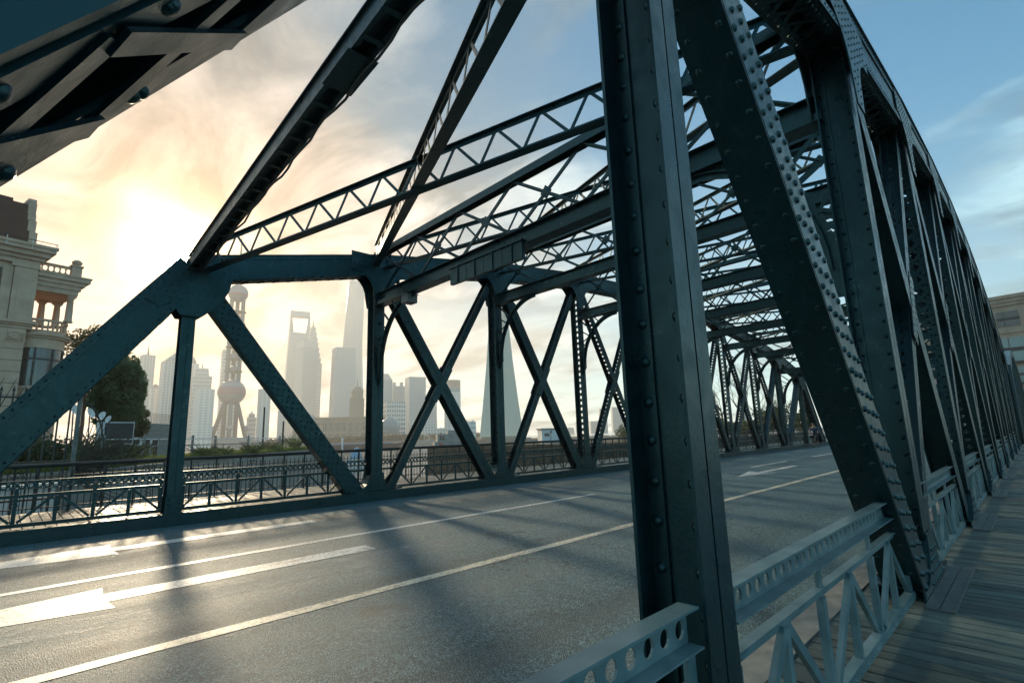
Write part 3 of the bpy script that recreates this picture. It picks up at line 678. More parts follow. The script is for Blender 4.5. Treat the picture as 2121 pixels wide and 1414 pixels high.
while x < 56:
    mb = MB(); mb.box(x-0.02, x+0.02, YO-0.02, YO+0.02, ZW, ZW+1.03); mb.build('post', DARKIRON, ro, org)
    if k % 4 == 2:
        mb = MB()
        for dx in (-0.09, 0.0, 0.09):
            for dz in (0.87, 0.96):
                mb.tube([(x+0.31+dx+0.045*math.cos(a*math.pi/5), YO-0.02, ZW+dz+0.045*math.sin(a*math.pi/5)) for a in range(11)], 0.008, 4, False)
        for dz in (0.20, 0.30, 0.45, 0.6):
            mb.tube([(x+0.31+0.06*math.cos(a*math.pi/5), YO-0.03, ZW+dz+0.05*math.sin(a*math.pi/5)) for a in range(11)], 0.010, 4, False)
        o = mb.build('ornament', DARKIRON, ro, org); o['kind'] = 'stuff'
    x += 0.62; k += 1

# ------------------------------------------------------------------ small things fixed to or standing on the bridge
def cable(name, pts, r, label, cat): o = MB().tube(pts, r, 6).build(name, DARKIRON, None, (0, 0, 0), True); tag(o, label, cat); return o
A, B = Vector((XF[0], W-0.4, ZT[0]-0.10)), Vector((XN[0], YP+0.4, ZT[0]+0.20)); pts = []
for j in range(41):
    u = j/40; p = A.lerp(B, u); sag = 0.06*abs(math.sin(u*math.pi*5)); pts.append(p+Vector((0.11+0.02*math.sin(j*1.7), 0, 0.02-sag)))
cable('power_cable', pts, 0.018, 'dark sagging cable strung along the overhead portal beam', 'cable')
r = empty('floodlight', (XF[1]-0.02, 10.35, 5.22), 'small grey box floodlight under the first overhead cross frame', 'lamp'); og = (XF[1]-0.02, 10.35, 5.22)
mb = MB(); mb.box(XF[1]-0.20, XF[1]+0.12, 10.22, 10.52, 5.06, 5.28); mb.build('housing', simple('lamp_grey', (0.12, 0.12, 0.11), (0.2, 0.2, 0.18), 0.5), r, og)
mb = MB(); mb.box(XF[1]-0.23, XF[1]+0.15, 10.19, 10.55, 5.282, 5.30); mb.build('lid', PLATE, r, og)
mb = MB(); mb.tube([(XF[1]-0.05, 10.3, 5.30), (XF[1]-0.05, 10.3, 5.36), (XF[1]-0.05, 10.5, 5.36), (XF[1]-0.05, 10.5, 5.30)], 0.012, 5); mb.build('bracket', DARKIRON, r, og)
og = (XF[1]-0.30, 6.9, 5.0); r = empty('sign_box', og, 'long dull steel sign box hung below the first overhead cross frame', 'sign')
for j in range(4):
    mb = MB(); y0 = 5.75+j*0.60; mb.box(XF[1]-0.36, XF[1]-0.27, y0, y0+0.588, 4.98, 5.36); mb.build('panel', STEEL, r, og)
    mb = MB(); mb.box(XF[1]-0.385, XF[1]-0.362, y0+0.28, y0+0.31, 4.99, 5.42); mb.build('stiffener', STEEL, r, og)
mb = MB(); mb.box(XF[1]-0.40, XF[1]-0.2, 5.72, 8.18, 5.362, 5.40); mb.build('hanger_angle', STEEL, r, og)

# ------------------------------------------------------------------ cyclist coming over the bridge
bx_, by_, bz_ = 44.6, 11.2, zr(11.2)
BIKEF = simple('bicycle_paint', (0.03, 0.03, 0.035), (0.05, 0.05, 0.055), 0.35); RUBBER = simple('tyre_rubber', (0.02, 0.02, 0.02), (0.03, 0.03, 0.03), 0.8)
SKIN = simple('skin', (0.42, 0.26, 0.18), (0.48, 0.30, 0.21), 0.55, 8, 0); JACKET = simple('blue_jacket', (0.02, 0.06, 0.13), (0.03, 0.085, 0.18), 0.7, 10, 0.3)
TROUS = simple('dark_trousers', (0.02, 0.022, 0.028), (0.035, 0.036, 0.045), 0.8, 10, 0.3); HAIR = simple('black_hair', (0.01, 0.01, 0.01), (0.02, 0.018, 0.016), 0.6)
og = (bx_, by_, bz_); bike = empty('bicycle', og, 'dark town bicycle ridden towards the camera by the far kerb', 'bicycle')
def bk(x, y, z): return (bx_+x, by_+y, bz_+z)                      # rides towards -X
for x in (-0.52, 0.52):
    mb = MB(); mb.tube([bk(x+0.33*math.cos(2*math.pi*a/24), 0, 0.34+0.33*math.sin(2*math.pi*a/24)) for a in range(25)], 0.02, 6, False); w_ = mb.build('wheel', RUBBER, bike, og, True)
    mb = MB()
    for a in range(12): mb.tube([bk(x, 0, 0.34), bk(x+0.32*math.cos(math.pi*a/6), 0, 0.34+0.32*math.sin(math.pi*a/6))], 0.003, 4)
    mb.build('spokes', PLATE, w_, og)
mb = MB()
for a, b in (((-0.52, 0, 0.34), (-0.36, 0, 0.86)), ((-0.36, 0, 0.80), (0.18, 0, 0.76)), ((-0.38, 0, 0.70), (0.02, 0, 0.32)), ((0.02, 0, 0.32), (0.22, 0, 0.90)), ((0.02, 0, 0.32), (0.52, 0, 0.34)), ((0.20, 0, 0.80), (0.52, 0, 0.34)), ((-0.36, 0, 0.84), (-0.32, 0, 1.02))): mb.tube([bk(*a), bk(*b)], 0.018, 6)
mb.build('frame', BIKEF, bike, og, True)
MB().tube([bk(-0.18, -0.28, 1.02), bk(-0.30, -0.18, 1.04), bk(-0.33, 0, 1.02), bk(-0.30, 0.18, 1.04), bk(-0.18, 0.28, 1.02)], 0.013, 6).build('handlebar', PLATE, bike, og, True)
mb = MB(); mb.prism([bk(0.10, -0.03, 0.90), bk(0.36, -0.10, 0.90), bk(0.36, 0.10, 0.90), bk(0.10, 0.03, 0.90)], (0, 0, 0.06)); mb.build('saddle', RUBBER, bike, og)
mb = MB(); mb.box3(bk(-0.70, -0.16, 0.68), (0.24, 0, 0), (0, 0.32, 0), (0, 0, 0.22)); mb.build('basket', DARKIRON, bike, og)
def skinned(name, verts, edges, rad, mat, parent, root=0, sub=1):
    me = bpy.data.meshes.new(name); me.from_pydata([tuple(Vector(v)-Vector(og)) for v in verts], edges, []); me.materials.append(mat)
    o = bpy.data.objects.new(name, me); COL.objects.link(o)
    if parent is None: o.location = og
    else: o.parent = parent
    md = o.modifiers.new('skin', 'SKIN'); md.use_smooth_shade = True
    for i, v in enumerate(me.skin_vertices[0].data): v.radius = (rad[i], rad[i]); v.use_root = (i == root)
    sm = o.modifiers.new('sub', 'SUBSURF'); sm.levels = sub; sm.render_levels = sub; return o
vb = [bk(0.24, 0, 1.00), bk(0.16, 0, 1.22), bk(0.06, 0, 1.45), bk(0.02, 0, 1.56), bk(-0.01, 0, 1.66), bk(-0.02, 0, 1.76),
      bk(0.07, -0.19, 1.45), bk(0.00, -0.30, 1.24), bk(-0.16, -0.28, 1.06), bk(0.07, 0.19, 1.45), bk(0.00, 0.30, 1.24), bk(-0.16, 0.28, 1.06),
      bk(0.22, -0.10, 0.96), bk(-0.14, -0.13, 0.80), bk(0.04, -0.12, 0.40), bk(-0.08, -0.12, 0.36), bk(0.22, 0.10, 0.96), bk(-0.10, 0.13, 0.62), bk(0.06, 0.12, 0.24), bk(-0.06, 0.12, 0.20)]
eb = [(0, 1), (1, 2), (2, 3), (3, 4), (4, 5), (2, 6), (6, 7), (7, 8), (2, 9), (9, 10), (10, 11), (0, 12), (12, 13), (13, 14), (14, 15), (0, 16), (16, 17), (17, 18), (18, 19)]
rb_ = [0.15, 0.15, 0.16, 0.06, 0.10, 0.085, 0.075, 0.055, 0.038, 0.075, 0.055, 0.038, 0.095, 0.075, 0.05, 0.045, 0.095, 0.075, 0.05, 0.045]
person = skinned('person', vb, eb, rb_, SKIN, None); tag(person, 'cyclist in a blue jacket riding along the far side of the road', 'person')
skinned('jacket', [vb[i] for i in (0, 1, 2, 6, 7, 9, 10)] + [bk(-0.12, -0.28, 1.10), bk(-0.12, 0.28, 1.10)], [(0, 1), (1, 2), (2, 3), (3, 4), (2, 5), (5, 6), (4, 7), (6, 8)], [0.17, 0.17, 0.18, 0.09, 0.07, 0.09, 0.07, 0.055, 0.055], JACKET, person)
skinned('trousers', [vb[i] for i in (0, 12, 13, 14, 16, 17, 18)], [(0, 1), (1, 2), (2, 3), (0, 4), (4, 5), (5, 6)], [0.16, 0.105, 0.085, 0.06, 0.105, 0.085, 0.06], TROUS, person)
mb = MB(); mb.lathe(bk(0.0, 0, 1.70), [(0.112, 0.0), (0.115, 0.06), (0.09, 0.12), (0.02, 0.15)], 12); mb.build('hair', HAIR, person, og, True)

# ------------------------------------------------------------------ placing far things: a bearing from the picture and a real distance
def ray(px, py):
    d = _F + _R*((px-1060.5)/FPX) - _U*((py-707)/FPX); return d
def ground_at(px, dist, z=0.0):
    d = ray(px, 900); h = Vector((d.x, d.y, 0)).normalized(); return Vector((CAM.x+h.x*dist, CAM.y+h.y*dist, z))
def at(px, py, dist):
    d = ray(px, py); return CAM + d*(dist/math.hypot(d.x, d.y))
def width(px0, px1, py, dist):
    a, b = at(px0, py, dist), at(px1, py, dist); return (a-b).length
def face(px):                                                       # heading of the line of sight
    d = ray(px, 900); return math.atan2(d.y, d.x)

# ------------------------------------------------------------------ water, lands
mb = MB(); mb.box(-5000, 7000, -5000, 7000, -8, -6); struct(mb, 'river_water', WATER)
def land(name, pts, z, mat, zb=-6.5): mb = MB(); mb.prism([Vector((x, y, zb)) for x, y in pts], (0, 0, z-zb)); return struct(mb, name, mat)
EDGE = [(-9, 22.5), (-3, 24), (4.2, 30.5), (13.4, 45), (32.0, 66.5)]
BZ = 0.45
land('bank_ground', [(-120, 22.5)] + EDGE + [(29, 72), (20, 150), (-120, 170)], BZ, SOIL)
land('bank_ground', [(-60, -60), (-9.02, -60), (-9.02, 22.4), (-60, 22.4)], -0.4, CONC)
far0 = [(ground_at(px, d).x, ground_at(px, d).y) for px, d in ((-1200, 800), (-300, 760), (300, 720), (640, 690), (800, 690), (1000, 700), (1010, 2600), (-1200, 2600))]
land('far_bank', far0, -2.5, CONC)
park = [(ground_at(px, d).x, ground_at(px, d).y) for px, d in ((885, 128), (1000, 120), (1180, 104), (1420, 96), (1700, 120), (1980, 170), (1980, 420), (1100, 330), (900, 200))]
land('park_ground', park, -0.6, SOIL)
land('street_ground', [(106, -120), (400, -160), (400, 90), (106, 60)], -0.35, CONC)

# quay wall of the consulate bank: coping slabs and face panels one by one
qr = empty('quay_wall', (4, 30, BZ), 'stained concrete river wall with coping slabs below the grassy bank', 'wall'); og = (4, 30, BZ)
for (a, b) in zip(EDGE[:-1], EDGE[1:]):
    a, b = Vector((*a, 0)), Vector((*b, 0)); ln = (b-a).length; t = (b-a)/ln; n = Vector((t.y, -t.x, 0)); k = max(1, round(ln/1.9))
    for j in range(k):
        p = a+t*(ln*j/k); q = t*(ln/k-0.02)
        mb = MB(); mb.box3(p-n*0.25+V(0, 0, BZ+0.004), q, n*0.42, V(0, 0, 0.10+random.uniform(-0.006, 0.006))); mb.build('coping_slab', CONC, qr, og)
        mb = MB(); mb.box3(p+n*random.uniform(0.05, 0.07)+V(0, 0, BZ-1.25), q, n*-0.05, V(0, 0, 1.24)); mb.build('wall_panel', CONC, qr, og)
        mb = MB(); mb.box3(p+n*0.02+V(0, 0, -6.4), q, n*-0.1, V(0, 0, 6.4+BZ-1.26)); mb.build('wall_panel', CONC, qr, og)

# grass and straggly weeds along the bank edge
def blades(n, path, spread, h, mat, name, label, w=0.03, lean=0.5, z=BZ):
    vs, fs = [], []; P = [Vector((*p, 0)) for p in path]; seg = [(P[i+1]-P[i]).length for i in range(len(P)-1)]; T = sum(seg)
    for _ in range(n):
        u = random.uniform(0, T); i = 0
        while u > seg[i] and i < len(seg)-1: u -= seg[i]; i += 1
        t = (P[i+1]-P[i]).normalized(); nn = Vector((-t.y, t.x, 0)); b = P[i]+t*u+nn*random.uniform(0.2, spread)+Vector((0, 0, z+0.09))
        a = random.uniform(0, 6.28); d = Vector((math.cos(a), math.sin(a), 0))*w; hh = h*random.uniform(0.4, 1.2); l = Vector((random.uniform(-1, 1), random.uniform(-1, 1), 0))*hh*lean
        k = len(vs); vs += [tuple(b-d), tuple(b+d), tuple(b+l*0.5+Vector((0, 0, hh*0.6))+d*0.6), tuple(b+l+Vector((0, 0, hh)))]; fs += [(k, k+1, k+2), (k, k+2, k+3)]
    me = bpy.data.meshes.new(name); me.from_pydata(vs, [], fs); me.materials.append(mat); o = bpy.data.objects.new(name, me); COL.objects.link(o); tag(o, label, 'grass', kind='stuff'); return o
blades(16000, EDGE, 1.5, 0.42, GRASSM, 'bank_grass', 'green grass growing along the top of the river wall')
random.seed(11)
def leaf_cloud(mb, c, rad, n, size, flat=0.0):
    for _ in range(n):
        while True:
            p = Vector((random.uniform(-1, 1), random.uniform(-1, 1), random.uniform(-1, 1)))
            if 0.25 < p.length < 1: break
        q = c + Vector((p.x*rad[0], p.y*rad[1], p.z*rad[2])); u = Vector((random.gauss(0, 1), random.gauss(0, 1), random.gauss(0, 1))).normalized(); w = u.orthogonal().normalized(); s_ = size*random.uniform(0.6, 1.3)
        i = len(mb.v); mb.v += [q-u*s_, q+w*s_*0.55, q+u*s_, q-w*s_*0.55]; mb.f.append((i, i+1, i+2, i+3))
def tree(name, base, height, crown, label, mat, nclump=26, per=260, leaf=0.13, trunk=0.22, cz=0.62, group=None, core=True):
    base = Vector(base); r = empty(name, base, label, 'tree', group); mb = MB(); top = base+Vector((0, 0, height*cz))
    mb.tube([base, base+Vector((0.1, 0.05, height*0.25)), top], [trunk, trunk*0.75, trunk*0.4], 8)
    cm = MB(); cc = base+Vector((0, 0, height-crown[2]))
    for k in range(nclump):
        while True:
            p = Vector((random.uniform(-1, 1), random.uniform(-1, 1), random.uniform(-1, 1)))
            if p.length < 1: break
        c = cc+Vector((p.x*crown[0]*0.8, p.y*crown[1]*0.8, p.z*crown[2]*0.8)); rr = random.uniform(0.28, 0.45)
        leaf_cloud(cm, c, (crown[0]*rr, crown[1]*rr, crown[2]*rr), per, leaf)
        if k % 2 == 0: mb.tube([base+Vector((0.05, 0, height*random.uniform(0.3, 0.55))), (top+c)/2+Vector((0, 0, 0.1)), c], [trunk*0.4, trunk*0.25, 0.03], 5)
    mb.build('trunk', BARK, r, base, True); cm.build('crown', mat, r, base); return r
def bare_tree(base, height, spread, label, group=None, seed=1, nb=9):
    rnd = random.Random(seed); base = Vector(base); r = empty('bare_tree', base, label, 'tree', group); mb = MB(); tw = MB()
    def grow(p, d, ln, rad, lev):
        q = p+d*ln; m_ = p+d*ln*0.5+Vector((rnd.uniform(-1, 1), rnd.uniform(-1, 1), rnd.uniform(-1, 1)))*ln*0.06
        (mb if lev < 2 else tw).tube([p, m_, q], [rad, rad*0.8, rad*0.55], 5 if lev < 2 else 3, False)
        if lev >= 5: return
        for _ in range(rnd.choice((2, 3, 3)) if lev else 4):
            nd = (d + Vector((rnd.uniform(-1, 1), rnd.uniform(-1, 1), rnd.uniform(-0.3, 0.8)))*(0.75*spread)).normalized(); grow(p.lerp(q, rnd.uniform(0.6, 1)), nd, ln*rnd.uniform(0.58, 0.8), rad*0.55, lev+1)
    grow(base, Vector((0, 0, 1)), height*0.34, height*0.018, 0)
    mb.build('trunk', BARK, r, base, True); tw.build('crown', BARK, r, base); return r
def shrub(name, c, rad, label, mat, n=1400, leaf=0.1, group=None, twig=0):
    c = Vector(c); r = empty(name, c, label, 'shrub', group); mb = MB()
    for k in range(8): leaf_cloud(mb, c+Vector((random.uniform(-.5, .5)*rad[0], random.uniform(-.5, .5)*rad[1], rad[2]*random.uniform(0.5, 1.0))), (rad[0]*0.6, rad[1]*0.6, rad[2]*0.6), n//8, leaf)
    mb.build('foliage', mat, r, c); mb = MB()
    for k in range(6+twig):
        a = random.uniform(0, 6.28); tip = c+Vector((math.cos(a)*rad[0]*random.uniform(0.4, 1.2), math.sin(a)*rad[1]*random.uniform(0.4, 1.2), rad[2]*random.uniform(1.2, 2.1))); mb.tube([c, c.lerp(tip, 0.5)+Vector((0, 0, 0.1)), tip], [0.03, 0.02, 0.010], 3, False)
    mb.build('stems', BARK, r, c); return r

b = ground_at(238, 44, BZ); tree('broadleaf_tree', b, at(238, 735, 44).z-BZ, (width(185, 292, 800, 44)*0.56, 2.4, (at(238, 735, 44).z-at(238, 890, 44).z)*0.52), 'dense dark round tree between the consulate and the river', LEAFG, 44, 300, 0.17)
b = ground_at(165, 66, BZ); tree('broadleaf_tree', b, at(165, 672, 66).z-BZ, (3.2, 3.0, 3.0), 'leafy tree showing behind the round balcony', LEAFD, 20, 300, 0.17)
b = ground_at(288, 52, BZ); r = tree('palm_tree', b, at(288, 842, 52).z-BZ, (0.9, 0.9, 1.2), 'small shaggy palm beside the big round tree', LEAFD, 12, 160, 0.12, 0.12)
for j, (px, d, rx, h, lab) in enumerate(((250, 33, 1.6, 0.8, 'dark scrub behind the fan of iron spikes'), (215, 30, 1.2, 0.9, 'low scrub at the foot of the iron fence'), (428, 42.5, 1.2, 0.55, 'dry twiggy shrub on the bank just right of the hanger post'), (460, 45, 1.1, 0.5, 'thin brown shrub below the twin-sphere tower'), (525, 52, 1.5, 0.6, 'scraggly shrub in the middle of the bank railing'), (560, 58, 1.6, 0.65, 'rounded weed clump near the thin dark pole'), (612, 64, 2.1, 1.1, 'taller bush at the river end of the bank'))):
    shrub('shrub', ground_at(px, d, BZ+0.05), (rx, rx*0.7, h), lab, LEAFD if j < 2 else GRASSM, 900, 0.09, 'shrubs on the bank', 34)

hd_ = empty('hedge', ground_at(90, 36, BZ), 'dark overgrown hedge behind the tall iron fence', 'hedge'); og = tuple(hd_.location)
for k in range(9):
    mb = MB(); c = ground_at(-60+33*k, 36+0.4*k, BZ); hh = random.uniform(0.75, 1.15)
    for j in range(6): leaf_cloud(mb, c+V(random.uniform(-1, 1), random.uniform(-0.5, 0.5), hh*random.uniform(0.4, 1.3)), (1.0, 0.8, 0.7), 130, 0.11)
    mb.build('bush', LEAFD, hd_, og)
# ------------------------------------------------------------------ bank railing, poles, air conditioners, dishes
rr = empty('bank_railing', ground_at(400, 44, BZ), 'pale two-bar pipe railing with posts on the grassy bank', 'railing'); og = tuple(rr.location)
path = [(215, 36.5), (300, 40), (400, 44.5), (447, 47.5), (515, 53), (580, 60), (640, 68)]
PT = [ground_at(px, d, 0) for px, d in path]
for z in (1.50, 1.05):
    mb = MB(); mb.tube([p+V(0, 0, BZ+z) for p in PT], 0.035, 6); mb.build('rail', WHITEP if z > 1.2 else KERBSTONE, rr, og, True)
for p in PT:
    mb = MB(); mb.box(p.x-0.07, p.x+0.07, p.y-0.07, p.y+0.07, BZ, BZ+1.62); mb.lathe(p+V(0, 0, BZ+1.62), [(0.1, 0), (0.1, 0.06), (0.06, 0.12), (0, 0.16)], 8); mb.build('post', CONC, rr, og)
for px, d, y0, h, lab in ((545, 62, 843, 0, 'bare dark pole standing on the bank left of the riveted diagonal'), (586, 60, 872, 0, 'second dark pole on the bank touching the riveted diagonal')):
    b = ground_at(px, d, BZ); z = at(px, y0, d).z; mb = MB(); mb.tube([b, (b.x, b.y, z)], 0.09, 8); mb.lathe((b.x, b.y, BZ), [(0.2, 0), (0.2, 0.15), (0.1, 0.2)], 8); o = mb.build('lamp_pole', DARKIRON, None, b); tag(o, lab, 'pole')
def ac(px, d, py0, py1, w_, lab):
    b = ground_at(px, d, BZ); z0, z1 = at(px, py1, d).z, at(px, py0, d).z; yaw_ = face(px)+math.pi/2; r = empty('air_conditioner', b, lab, 'air conditioner', 'air conditioners on the bank')
    M = Matrix.Translation(b) @ Matrix.Rotation(yaw_+0.35, 4, 'Z')
    mb = MB(); mb.box(-w_/2, w_/2, -0.3, 0.3, z0-BZ, z1-BZ); mb.xf(M); mb.build('casing', WHITEP, r, b)
    mb = MB(); mb.box(-w_/2+0.05, w_/2-0.22, 0.302, 0.33, z0-BZ+0.06, z1-BZ-0.06); mb.xf(M); mb.build('grille', DARKIRON, r, b)
    k = 9
    for j in range(k): mb = MB(); zz = z0-BZ+(z1-z0)*(j+0.5)/k; mb.box(w_/2-0.19, w_/2+0.01, 0.31, 0.345, zz-0.03, zz+0.03); mb.xf(M); mb.build('louvre', WHITEP, r, b)
    mb = MB()
    for sx in (-1, 1): mb.box(sx*w_*0.4-0.03, sx*w_*0.4+0.03, -0.25, 0.25, 0, z0-BZ-0.002)
    mb.xf(M); mb.build('stand', DARKIRON, r, b)
ac(238, 40, 874, 920, 1.75, 'large white air conditioner with a dark grille above the bank grass'); ac(275, 42, 906, 922, 0.7, 'small white air conditioner nearest the large one'); ac(297, 43, 908, 924, 0.7, 'small white air conditioner in the middle of the low row'); ac(316, 44, 909, 924, 0.6, 'small white air conditioner at the hanger-post end of the low row')
for j, (px, py, d, rad, tl, lab) in enumerate(((152, 848, 34, 0.27, 0.9, 'white satellite dish nearest the slanting end post'), (186, 856, 36, 0.27, 1.0, 'white satellite dish seen through the fan of spikes'), (213, 862, 37, 0.26, -0.9, 'grey satellite dish beside the large air conditioner'), (226, 868, 38, 0.20, -0.9, 'small satellite dish touching the large air conditioner'))):
    c = at(px, py, d); b = ground_at(px, d, BZ); r = empty('satellite_dish', b, lab, 'satellite dish', 'satellite dishes on the bank'); mb = MB()
    mb.lathe((0, 0, 0), [(0.001, 0), (rad*0.4, rad*0.05), (rad*0.75, rad*0.17), (rad, rad*0.3), (rad*1.02, rad*0.3), (rad*0.75, rad*0.14), (rad*0.4, rad*0.02), (0.001, -0.03)], 18)
    mb.xf(Matrix.Translation(c) @ Matrix.Rotation(face(px)+tl, 4, 'Z') @ Matrix.Rotation(R(-70), 4, 'Y')); mb.build('dish', WHITEP, r, b, True)
    MB().tube([b, c], 0.035, 6).build('mast', DARKIRON, r, b, True)
# slatted wall behind the palm
og = ground_at(325, 58, BZ); r = empty('boundary_wall', og, 'stained low wall topped by thin pale spikes right of the palm', 'wall'); a, b = ground_at(262, 54, 0), ground_at(372, 62, 0); t = (b-a).normalized(); n = Vector((-t.y, t.x, 0))
zt_ = at(325, 895-18, 58).z
mb = MB(); mb.box3(a+V(0, 0, BZ), b-a, n*0.25, V(0, 0, zt_-BZ)); mb.build('wall', KERBSTONE, r, og)
mb = MB()
for j in range(34): p = a.lerp(b, (j+0.5)/34); mb.tube([p+n*0.12+V(0, 0, zt_+0.002), p+n*0.12+V(0, 0, zt_+0.95)], 0.022, 4)
o = mb.build('spikes', STONE, r, og); o['kind'] = 'stuff'

# tall iron fence with the fan of spikes at the bridge end
YF = 17.6; og = (-1.2, YF, -0.4); fr = empty('iron_fence', og, 'tall dark iron fence with spear tips and outward spikes by the bridge end', 'fence')
mb = MB(); mb.box(-9, 1.2, YF-0.2, YF+0.2, -2.5, -0.3); mb.build('footing', CONC, fr, og)
for z in (0.2, 1.15, 2.85): mb = MB(); mb.box(-9, 1.36, YF-0.025, YF+0.025, z-0.025, z+0.025); mb.build('rail', DARKIRON, fr, og)
x = -4.2
while x < 1.3:
    mb = MB(); mb.box(x-0.020, x+0.020, YF-0.020, YF+0.020, -0.3, 2.98); i = len(mb.v); c = V(x, YF, 3.16); s0 = V(x, YF, 2.98)
    mb.v += [s0+V(-0.035, 0, 0.04), s0+V(0, -0.02, 0.0), s0+V(0.035, 0, 0.04), s0+V(0, 0.02, 0.0), c]; mb.f += [(i, i+1, i+4), (i+1, i+2, i+4), (i+2, i+3, i+4), (i+3, i, i+4)]
    mb.build('picket', DARKIRON, fr, og)
    mb = MB(); mb.tube([(x, YF-0.02, 2.55), (x+0.26, YF-0.30, 3.32)], [0.018, 0.006], 4); mb.build('slanted_spike', DARKIRON, fr, og); x += 0.235
mb = MB(); mb.box(1.34, 1.44, YF-0.05, YF+0.05, -1.2, 3.6); mb.build('end_post', KERBSTONE, fr, og)
og = (1.45, YF, 0.6); fa = empty('spike_fan', og, 'fan of thin radiating iron spikes with a curved bar, fixed to the fence end', 'barrier')
c = V(1.46, YF, 0.65)
for j in range(26):
    a = R(-34+j*4.6); ln = random.uniform(1.5, 2.0); mb = MB(); mb.tube([c, c+V(math.cos(a)*ln*0.75, random.uniform(-0.1, 0.1), math.sin(a)*ln)], [0.017, 0.007], 4); mb.build('spike', DARKIRON, fa, og)
mb = MB(); mb.tube([c+V(0.62*math.sin(R(a))*1.0, 0, 2.1*math.cos(R(a))) for a in range(0, 131, 10)], 0.022, 6); mb.build('curved_bar', DARKIRON, fa, og, True)
# white pillars below the fence
for j, (px, w_) in enumerate(((22, 0.30), (62, 0.36), (92, 0.30), (118, 0.22))):
    b = ground_at(px, 21.5, -3.0); mb = MB(); mb.box(b.x-w_/2, b.x+w_/2, b.y-w_/2, b.y+w_/2, -3.0, 0.35); mb.box(b.x-w_/2-0.05, b.x+w_/2+0.05, b.y-w_/2-0.05, b.y+w_/2+0.05, 0.352, 0.47)
    o = mb.build('stone_pillar', WHITEP, None, b); tag(o, f'white square pillar behind the far railings, {ordn[j]} from the left edge', 'pillar', 'white pillars behind the far railing')
land('bank_ground', [(-60, 17.2), (1.6, 17.2), (1.2, 22.4), (-60, 22.4)], -2.6, SOIL)

# ------------------------------------------------------------------ consulate: stone mansion with a round bay
O = Vector((1.01, 50.88, 0)); du = Vector((0.980, 0.199, 0)); dn = Vector((0.199, -0.980, 0))
co = empty('stone_mansion', (O.x, O.y, BZ), 'pale stone mansion with a round bay, balcony and red-brown mansard roof', 'house'); og = (O.x, O.y, BZ)
def fb(u0, u1, n0, n1, z0, z1, mb=None): mb = mb or MB(); mb.box3(O+du*u0+dn*n0+V(0, 0, z0), du*(u1-u0), dn*(n1-n0), V(0, 0, z1-z0)); return mb
def fput(mb, name, mat=STONE, par=None, sm=False): return mb.build(name, mat, par or co, og, sm)
wl = fput(fb(-14, -0.85, -9, 0, BZ, 15.6), 'wall')
z = BZ+0.05; j = 0
while z < 9.3:
    fput(fb(-2.25, -0.80, 0.004, 0.16, z, z+0.80), 'stone_course', par=wl); fput(fb(-8, -2.29, 0.004, 0.10, z, z+0.80), 'stone_course', par=wl); z += 0.835; j += 1
fput(fb(-2.2, -0.78, 0.004, 0.20, 9.32, 10.34), 'frieze_block'); fput(fb(-1.78, -0.92, 0.205, 0.26, 9.45, 10.2), 'cartouche')
mb = MB()
for a in range(17): th = 2*math.pi*a/16; p = O+du*(-1.35+0.30*math.cos(th))+dn*0.30+V(0, 0, 9.84+0.27*math.sin(th)); mb.tube([p-dn*0.05, p+dn*0.04], 0.07, 6)
fput(mb, 'carved_ring')
for u in (-1.74, -0.96):
    for k in range(4): fput(MB().lathe(O+du*u+dn*0.30+V(0, 0, 9.52+0.17*k), [(0.02, -0.08), (0.08, -0.04), (0.08, 0.04), (0.02, 0.08)], 8), 'carved_bead')
for n1_, z0, z1 in ((0.55, 10.72, 10.96), (0.40, 10.58, 10.72), (0.26, 10.36, 10.58)): fput(fb(-14, -0.62+n1_*0.45, -9, n1_, z0+0.002, z1), 'ledge')
fput(fb(-1.9, -0.58, 0.004, 0.28, 10.965, 15.0), 'pilaster'); fput(fb(-2.5, -1.94, 0.004, 0.14, 10.965, 15.0), 'pilaster')
p_ = fb(-1.62, -0.86, 0.282, 0.30, 11.5, 14.5); q = fput(p_, 'pilaster_panel')
fput(fb(-2.1, -0.5, 0.004, 0.36, 15.0, 15.25), 'capital')
for k, (n1_, z0, z1) in enumerate(((0.30, 15.26, 15.62), (0.50, 15.62, 15.9), (0.75, 15.9, 16.25), (1.0, 16.25, 16.55), (1.1, 16.55, 16.75))): fput(fb(-14, -0.80+n1_*0.95, -9, n1_, z0+0.002, z1), 'cornice')
fput(fb(-4.2, -2.6, -0.2, 0.02, 11.6, 14.7), 'window', GLASSD); 
for u in (-4.25, -3.45, -2.66): fput(fb(u, u+0.1, 0.021, 0.09, 11.5, 14.75), 'window_frame', DARKIRON)
mb = MB(); mb.tube([O+du*-14+dn*1.05+V(0, 0, 17.0), O+du*0.2+dn*1.05+V(0, 0, 17.0)], 0.03, 4); fput(mb, 'eaves_rail', DARKIRON)
for k in range(9): mb = MB(); p = O+du*(0.1-1.4*k)+dn*1.05; mb.tube([p+V(0, 0, 16.3), p+V(0, 0, 17.0)], 0.03, 4); fput(mb, 'gutter_strap', WHITEP)
# mansard roof with stone edged end
prof = [(-14, 16.76), (-0.95, 16.76), (-1.30, 17.6), (-1.50, 18.8), (-1.62, 20.1), (-14, 20.1)]
rf = fput(MB().prism([O+du*u+dn*-0.25+V(0, 0, z) for u, z in prof], -dn*7), 'roof', ROOF)
for (z0, z1, u0) in ((16.77, 18.0, -1.30), (18.02, 18.9, -1.44), (18.92, 19.4, -1.52), (19.42, 20.3, -1.56), (20.32, 20.6, -1.60)):
    fput(fb(u0-0.02, u0+0.46, -6.5, -0.20, z0, z1), 'gable_stone', par=rf)
mb = MB(); mb.box3(O+du*-14+dn*-0.6+V(0, 0, 20.1), du*11.6, -dn*6, V(0, 0, 0.35)); fput(mb, 'roof_ridge', ROOF, rf)
